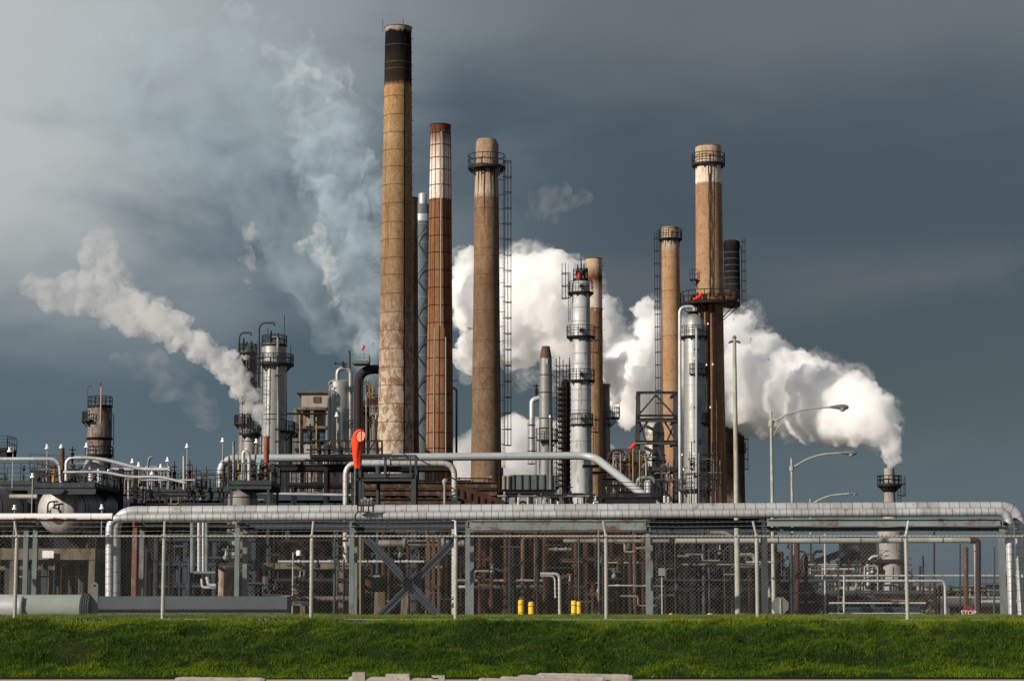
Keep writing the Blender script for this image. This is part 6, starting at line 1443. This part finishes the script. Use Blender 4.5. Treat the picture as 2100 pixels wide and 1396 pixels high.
for p0, p1, Y, lb in ((770, 790, 88, 'pale concrete plinth at the foot of the X brace, left one'), (824, 838, 90, 'pale concrete plinth at the foot of the X brace, right one')):
    a = W(p0, 1213, Y); b = W(p1, 1213, Y); mb = MB(); x = (a.x + b.x) / 2; w = (b.x - a.x) / 2
    mb.add([(x + i * w * (1.25 if k == 0 else 1), Y + j * .5, a.z * k) for k in (0, 1) for j in (-1, 1) for i in (-1, 1)], [(0, 2, 3, 1), (4, 5, 7, 6), (0, 1, 5, 4), (2, 6, 7, 3), (0, 4, 6, 2), (1, 3, 7, 5)])
    tag(mb.build('concrete_plinth', concrete, loc=(x, Y, 0), smooth=False), lb, 'plinth')
frame([877, 888, 899], [1100, 1150, 1200], 88, 1.2, rust_tan, 'narrow tan ladder frame behind the X brace', .09)
frame([560, 600, 640], [1118, 1160, 1205], 101, 5, rust_dark, 'rusty frame deep in the third fence bay', .2)
frame([960, 1040, 1120, 1200, 1290], [1096, 1140], 104, 5, rust, 'rusty frame joining the dense row of upright pipes', .22)
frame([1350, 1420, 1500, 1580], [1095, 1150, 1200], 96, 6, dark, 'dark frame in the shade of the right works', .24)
frame([320, 380, 440, 520], [1100, 1150, 1195], 96, 6, steel_blue, 'blue grey frame in the second fence bay', .2)

# ------------------------------------------------------------------ right: open yard with low pipe racks and far structures
for a, b, r, Y, w, ml, lb, extra in ((1600, 2160, 1180, 118, 2.2, pole_mat, 'pale green horizontal pipe crossing the whole right side', None), (1600, 1934, 1190.5, 112, 2.8, jacket, 'bright horizontal pipe at the right ending in a downturned elbow', [(1938, 1200), (1939, 1262)]),
        (1700, 1898, 1236, 96, 2, jacket, 'low bright horizontal pipe at the right', None), (1700, 1888, 1257, 94, 1.3, jacket, 'lowest thin bright pipe at the right, near the grass', None), (2012, 2140, 1233, 110, 3, jacket_warm, 'thick pale pipe end at the far right behind the green support', None),
        (1600, 1720, 1157, 120, 1.3, galv, 'thin pale rail right of the tallest curved lamp', None), (1930, 2090, 1212, 130, 1.2, dark, 'thin dark rail in the distance right of the small stack', None), (1920, 2060, 1224, 125, 1.3, galv, 'thin grey pipe just above the STOP sign', None)):
    pts = [(a, r), (b, r)] + (extra or []); pipe_run(pts, Y, w, ml, lb, .35, n=12)
for p0, p1, r, Y, dep, ml, lb, legs in ((1600, 1920, 1214, 128, 4, steel, 'long low pipe rack deck at the right, upper level', (1610, 1700, 1790, 1915)), (1690, 1900, 1221, 112, 3, weather('maroon', (.10, .055, .055), (.07, .045, .045), None), 'maroon painted low rack deck at the right', (1700, 1890)), (1700, 1885, 1245, 100, 3, steel_blue, 'lowest dark rack deck at the right before the grass', (1710, 1880)), (2010, 2150, 1208, 140, 5, steel, 'dark rack deck at the far right border', (2020, 2090)), (1985, 2140, 1243, 118, 5, rust_dark, 'low rusty rack deck behind the STOP sign', (1990, 2100))):
    walkway(p0, p1, r, Y, dep, lb, ml, .35, legs=legs, rails=(Y > 120), h=.8, sp=1.6, t=.035, name='pipe_rack', cat='pipe rack')
for i, (px, a, Y, w, ml) in enumerate(((1635, 1098, 92, 5, rust), (1653, 1140, 105, 4, dark), (1622, 1092, 96, 4, steel), (1692, 1094, 100, 2, galv), (1719, 1155, 98, 2, galv), (1731, 1180, 98, 2, galv), (1893, 1140, 120, 2, dark), (1916, 1090, 122, 2, dark), (1981.5, 1121, 95, 4.5, rust_tan), (1969, 1115, 100, 1.3, dark), (1887, 1160, 130, 2.6, dark), (1926, 1200, 105, 2.5, rust_dark), (1918, 1205, 112, 4, rust_dark), (1935, 1195, 118, 2, dark), (2039, 1120, 76, 2, steel))):
    lbs = ('rusty post right of the tallest curved lamp', 'dark post between second and third curved lamps', 'grey post right of the octagonal sign', 'thin pale post with a high top right of the third curved lamp', 'shorter thin pale post, second right of the third curved lamp', 'shortest thin pale post right of the third curved lamp', 'short dark post right of the small steaming stack', 'tall thin black post right of the small steaming stack', 'thick brown rusty post left of the black elbow pipe', 'hair thin dark post left of the thick brown one', 'stout dark post at the foot of the small stack', 'low rusty post behind the ended bright pipe', 'maroon stout post behind the ended bright pipe', 'thin dark post beside the ended bright pipe', 'dark cable post left of the green pipe support')
    pipe_run([(px, 1215 + 1.6 / mpp(Y)), (px, a)], Y, w, ml, lbs[i], name='post', cat='post', n=10)
def far_shed():
    Y = 215; t = thing('conveyor_house', 'dark block house with a sloping conveyor left of the small steaming stack', 'building', (W(1770, 1200, Y).x, Y, 0)); m = mpp(Y)
    a = W(1737, 1098, Y); b = W(1800, 1150, Y); mb = MB(); mb.box(((a.x + b.x) / 2, Y + 3, (a.z + b.z) / 2), (b.x - a.x, 5, a.z - b.z)); mb.build('house', dark, t, False)
    mb = MB(); q = W(1735, 1150, Y - .3); q2 = W(1860, 1150, Y - .3); mb.box(((q.x + q2.x) / 2, Y + 3, q.z), (q2.x - q.x, 7, .4)); mb.build('deck', dark, t, False)
    for px in (1740, 1770, 1800, 1852):
        mb = MB(); p = W(px, 1150, Y - .1); mb.ibeam((p.x, Y - .1, 0), (p.x, Y - .1, p.z), .35, .35); mb.build('leg', dark, t, False)
    mb = MB(); mb.beam(W(1650, 1160, Y + 1), W(1760, 1122, Y + 1), 1.2, .7); mb.build('conveyor', steel, t, False)
    for px, r in ((1672, 1153), (1700, 1144), (1725, 1135)): mb = MB(); p = W(px, r, Y + 1); mb.beam((p.x, p.y, 0), p, .2, .2); mb.beam((p.x, p.y, p.z * .5), (p.x + 1.5, p.y, p.z), .12, .12); mb.build('trestle', steel, t, False)
    mb = MB(); mb.box(W(1785, 1172, Y - .5), (30 * m, .6, 26 * m)); mb.build('lower_house', silver_dirty, t, False)
    rail_line(t, W(1736, 1148, Y - .3), W(1860, 1148, Y - .3), 1.0, 1.5, .05, steel, False)
far_shed()
pipe_run([(1780, 1215), (1780, 1150), (1790, 1140), (1800, 1140)], 205, 3, jacket_warm, 'pale curved pipe at the left of the small stack foot', .8)
slab_box(1722, 1202, 1786, 1212, 132, 2, beige, 'equipment_housing', 'long beige low housing left of the small stack foot', 'housing')
slab_box(1895, 1200, 1916, 1217, 160, 3, beige, 'equipment_housing', 'pale small hut right of the small stack foot', 'housing')
def treeline():
    mb = MB(); rn = random.Random(6)
    for i in range(1500):
        x = rn.uniform(180, 460) if i % 3 else rn.uniform(-500, 460); y = rn.uniform(1480, 1560); h = rn.uniform(3, 7.5); w = rn.uniform(4, 9)
        n = 7; mb.lathe((x, y), [(w * .6, 0), (w, h * .35), (w * .8, h * .7), (w * .35, h)], n, False)
    o = mb.build('far_treeline', plain('far_foliage', (.05, .075, .06), .9), smooth=False); tag(o, 'distant low dark treeline along the horizon at the right', 'trees', kind='stuff')
treeline()
far = [(2030, 2100, 1200, 260, 'pale distant tank farm hall at the far right'), (1860, 1905, 1204, 300, 'small distant shed right of the small stack')]
for a, b, r, Y, lb in far: slab_box(a, r, b, 1214, Y, 8, silver_dirty, 'distant_building', lb, 'building', 0, None, steel)

# ------------------------------------------------------------------ steam
def vol_mat(name, dens, aniso=.25, hetero=None, colr=(1, 1, 1), fade=None):
    mt = bpy.data.materials.new(name); mt.use_nodes = True; nt = mt.node_tree; nt.nodes.clear()
    out = nt.nodes.new('ShaderNodeOutputMaterial'); v = nt.nodes.new('ShaderNodeVolumePrincipled')
    v.inputs['Color'].default_value = colr + (1,); v.inputs['Density'].default_value = dens; v.inputs['Anisotropy'].default_value = aniso
    if hetero:
        sc_, lo, hi, st = hetero
        n = _noise(nt, _pos(nt, st), sc_, 9, .66, .9); k = _mr(nt, n, lo, hi, 0, dens)
        if fade:                              # fade along world x: (x_full, x_gone)
            g = nt.nodes.new('ShaderNodeNewGeometry'); s = nt.nodes.new('ShaderNodeSeparateXYZ'); nt.links.new(g.outputs['Position'], s.inputs[0])
            k = _mul(nt, k, _mr(nt, s.outputs[0], fade[0], fade[1], 1, fade[2]))
        nt.links.new(k, v.inputs['Density'])
    mt.cycles.volume_step_rate = .3 if hetero else 1.0
    nt.links.new(v.outputs[0], out.inputs['Volume']); return mt
def plume(path, Y, seed, mat, label, n=140, vox=.35, disp=((1.6, 1.5), (.5, .5)), extra=(), depth=.8, name='steam_plume', small=.28, big=.55, zoff=0):
    rn = random.Random(seed); bm = bmesh.new(); m = mpp(Y if not callable(Y) else 225); segs = []; L = 0
    for a, b in zip(path, path[1:]):
        l = math.hypot(b[0] - a[0], b[1] - a[1]) / ((a[2] + b[2]) / 2); segs.append((a, b, l)); L += l
    Y0 = Y if not callable(Y) else Y(path[0][0])
    def ball(px, py, r):
        q = rn.uniform(small, big) * r; ph = rn.uniform(0, 6.283); rr = (r - q) * rn.random() ** .4
        c = W(px, py, Y(px) if callable(Y) else Y) + Vector((math.cos(ph) * rr, rn.uniform(-1, 1) * (r - q) * depth, math.sin(ph) * rr)) - org
        bmesh.ops.create_icosphere(bm, subdivisions=2, radius=q, matrix=Matrix.Translation(c))
    org = W(path[0][0], path[0][1], Y0)
    for i in range(n):
        u = (i + rn.random()) / n * L
        for a, b, l in segs:
            if u <= l: break
            u -= l
        t = min(1, u / l); ball(a[0] + (b[0] - a[0]) * t, a[1] + (b[1] - a[1]) * t, (a[2] + (b[2] - a[2]) * t) * m)
    for (px, py, r, k) in extra:
        for _ in range(k): ball(px, py, r * m)
    me = bpy.data.meshes.new(name); bm.to_mesh(me); bm.free(); o = bpy.data.objects.new(name, me); col.objects.link(o); o.location = org
    md = o.modifiers.new('merge', 'REMESH'); md.mode = 'VOXEL'; md.voxel_size = vox
    for k, (st, ns) in enumerate(disp):
        tx = bpy.data.textures.new('billow%d' % k, 'CLOUDS'); tx.noise_scale = ns; tx.noise_depth = 3
        md = o.modifiers.new('billow', 'DISPLACE'); md.texture = tx; md.strength = st; md.texture_coords = 'GLOBAL'; md.mid_level = .5
    me.materials.append(mat); tag(o, label, 'steam'); return o
PR = plume([(1828, 961, 9), (1827, 935, 18), (1819, 898, 32), (1792, 858, 54), (1738, 840, 78), (1672, 826, 94), (1600, 805, 110), (1530, 775, 122), (1450, 760, 118), (1370, 765, 118), (1300, 790, 95)], lambda px: 216 + 20 * sm(0, 240, 1800 - px), 1,
      vol_mat('steam_dense', 1.1, aniso=0, hetero=(1.3, .24, .52, (1, 1, 1))), 'big billowing white steam plume blowing left from the small right stack', 420, .22, ((1.7, 1.7), (.9, .7), (.4, .3)), extra=((1512, 672, 42, 10), (1530, 655, 24, 6), (1340, 665, 50, 18), (1325, 640, 34, 8), (1380, 680, 56, 16), (1665, 772, 32, 7), (1705, 778, 36, 8), (1580, 735, 46, 10), (1300, 840, 50, 12), (1400, 850, 50, 10)))
PM = plume([(1285, 745, 34), (1240, 715, 58), (1180, 650, 92), (1110, 615, 110), (1040, 610, 110), (975, 605, 78)], 247, 2, vol_mat('steam_dense_mid', 1.0, aniso=0, hetero=(1.1, .24, .54, (1, 1, 1))),
      'big white steam cloud behind the buff platform chimney and the silver column', 280, .25, ((2.0, 1.8), (.9, .7), (.4, .3)), extra=((1000, 700, 66, 16), (1060, 710, 66, 14), (960, 735, 36, 9), (1130, 700, 70, 14), (960, 545, 44, 10), (1180, 560, 42, 8), (1200, 720, 56, 12)))
def fringe(parent, path, Y, seed, n, ex, dens=.30):
    """thin torn vapour skirting the dense plume"""
    o = plume(path, Y, seed, vol_mat('steam_fringe', dens, aniso=0, hetero=(1.1, .46, .68, (1, 1, 1))), 'x', n, .35, ((1.6, 1.3), (.8, .5)), extra=ex, name='steam_fringe')
    for k in ('label', 'category'): del o[k]
    o.parent = parent; o.location = o.location - parent.location
fringe(PR, [(1826, 925, 22), (1819, 890, 42), (1790, 848, 66), (1738, 830, 92), (1672, 815, 108), (1600, 795, 124), (1530, 765, 136), (1450, 750, 134), (1370, 755, 132), (1300, 780, 110)], lambda px: 216 + 20 * sm(0, 240, 1800 - px), 21, 240, ((1525, 660, 55, 14), (1335, 650, 60, 14), (1560, 640, 20, 4), (1690, 765, 46, 10)))
fringe(PM, [(1290, 745, 44), (1240, 705, 72), (1180, 640, 106), (1110, 600, 124), (1040, 595, 124), (975, 595, 94)], 247, 22, 200, ((965, 745, 50, 10), (955, 540, 52, 10), (1080, 760, 50, 10), (1150, 780, 50, 10)))
plume([(1262, 830, 12), (1258, 790, 26), (1255, 750, 34), (1285, 735, 18)], 228, 9, vol_mat('steam_grey', 1.3, colr=(.93, .91, .92)), 'small greyish steam puff beside the brown blotchy chimney', 50, .22, ((1.0, 1.2), (.5, .5)))
plume([(915, 985, 70), (985, 960, 95), (1070, 950, 110), (1150, 950, 105), (1215, 975, 75)], 243, 3, vol_mat('steam_low', 1.0, hetero=(.26, .34, .74, (1, 1, 1))), 'soft low steam bank drifting behind the ribbed duct and tapered stack', 170, .45, ((2.5, 2.5),))
plume([(546, 897, 5), (543, 872, 11), (528, 840, 21), (502, 800, 30), (470, 758, 37), (432, 722, 40), (388, 695, 44), (340, 665, 50), (285, 645, 54), (225, 625, 56)], 119, 4, vol_mat('steam_left', 2.2, hetero=(2.0, .30, .58, (1, 1, 1)), fade=(W(480, 700, 119).x, W(230, 700, 119).x, .22)),
      'narrow white steam plume trailing up left from the rust brown vent', 240, .11, ((.75, .8), (.4, .3), (.2, .14)), small=.22, big=.48)
plume([(330, 655, 52), (260, 625, 62), (190, 600, 66), (120, 600, 55), (65, 590, 36)], 121, 5, vol_mat('steam_left_thin', 1.0, hetero=(1.1, .40, .68, (1, 1, 1))), 'thin torn end of the left steam plume', 110, .2, ((1.0, 1.2), (.5, .4)), extra=((200, 520, 52, 16), (208, 488, 38, 9), (235, 570, 50, 14)))
plume([(440, 860, 38), (380, 800, 55), (310, 760, 60), (250, 740, 40)], 135, 6, vol_mat('steam_ghost', .30, hetero=(.55, .44, .74, (1, 1, 1))), 'very faint grey steam veil under the left plume', 60, .4, ((1.5, 1.8),))
plume([(780, 770, 45), (755, 650, 80), (735, 500, 100), (725, 380, 115), (690, 280, 120), (640, 200, 110), (580, 130, 90), (520, 60, 70)], 262, 7, vol_mat('steam_wisp', .5, aniso=.2, hetero=(.26, .50, .74, (1, 1, .85)), colr=(.80, .91, 1)), 'torn wispy white steam drifting left of the tallest chimney', 150, .8, ((5, 4), (2, 1.5)), small=.35)  # blue of skylight scattered in thin steam is put into the colour
plume([(760, 700, 100), (680, 520, 150), (600, 360, 190), (480, 240, 210), (330, 170, 200), (170, 150, 190)], 275, 12, vol_mat('steam_veil', .11, aniso=.2, hetero=(.15, .44, .74, (1, 1, 1)), colr=(.74, .90, 1)), 'broad faint blue white veil of steam spreading to the top left', 120, 1.3, ((6, 7), (3, 3)), small=.4, big=.6)  # same scattered skylight blue tinted into the veil
plume([(690, 610, 26), (668, 540, 34), (655, 490, 36), (610, 520, 16)], 258, 13, vol_mat('steam_curl', .7, aniso=0, hetero=(.5, .47, .70, (1, 1, .8))), 'brighter curl of torn steam left of the tallest chimney at mid height', 40, .4, ((3, 2.5), (1, 1)))
plume([(600, 150, 26), (650, 165, 30), (700, 205, 26)], 258, 14, vol_mat('steam_curl_high', .55, aniso=0, hetero=(.5, .47, .72, (1, 1, 1))), 'brighter torn shred of steam high left of the tallest chimney', 40, .4, ((3, 2.5), (1, 1)))
plume([(512, 560, 22), (506, 505, 30), (514, 450, 22), (500, 600, 16)], 262, 8, vol_mat('steam_shred', .7, hetero=(.55, .47, .72, (1, 1, .6))), 'small lone shred of steam in the sky at left centre', 24, .4, ((2, 2),))
plume([(1095, 440, 40), (1140, 410, 50), (1185, 400, 35)], 265, 10, vol_mat('steam_shred2', .22, hetero=(.4, .50, .76, (1, 1, .6))), 'faint wisp of steam high between the chimneys at centre', 30, .5, ((2.5, 2.5),))
plume([(1862, 1168, 9), (1880, 1160, 11), (1893, 1148, 6)], 205, 11, vol_mat('steam_leak', .9, hetero=(1.5, .38, .62, (1, 1, 1))), 'small steam leak at the foot of the small right stack', 20, .12, ((.6, .6),))
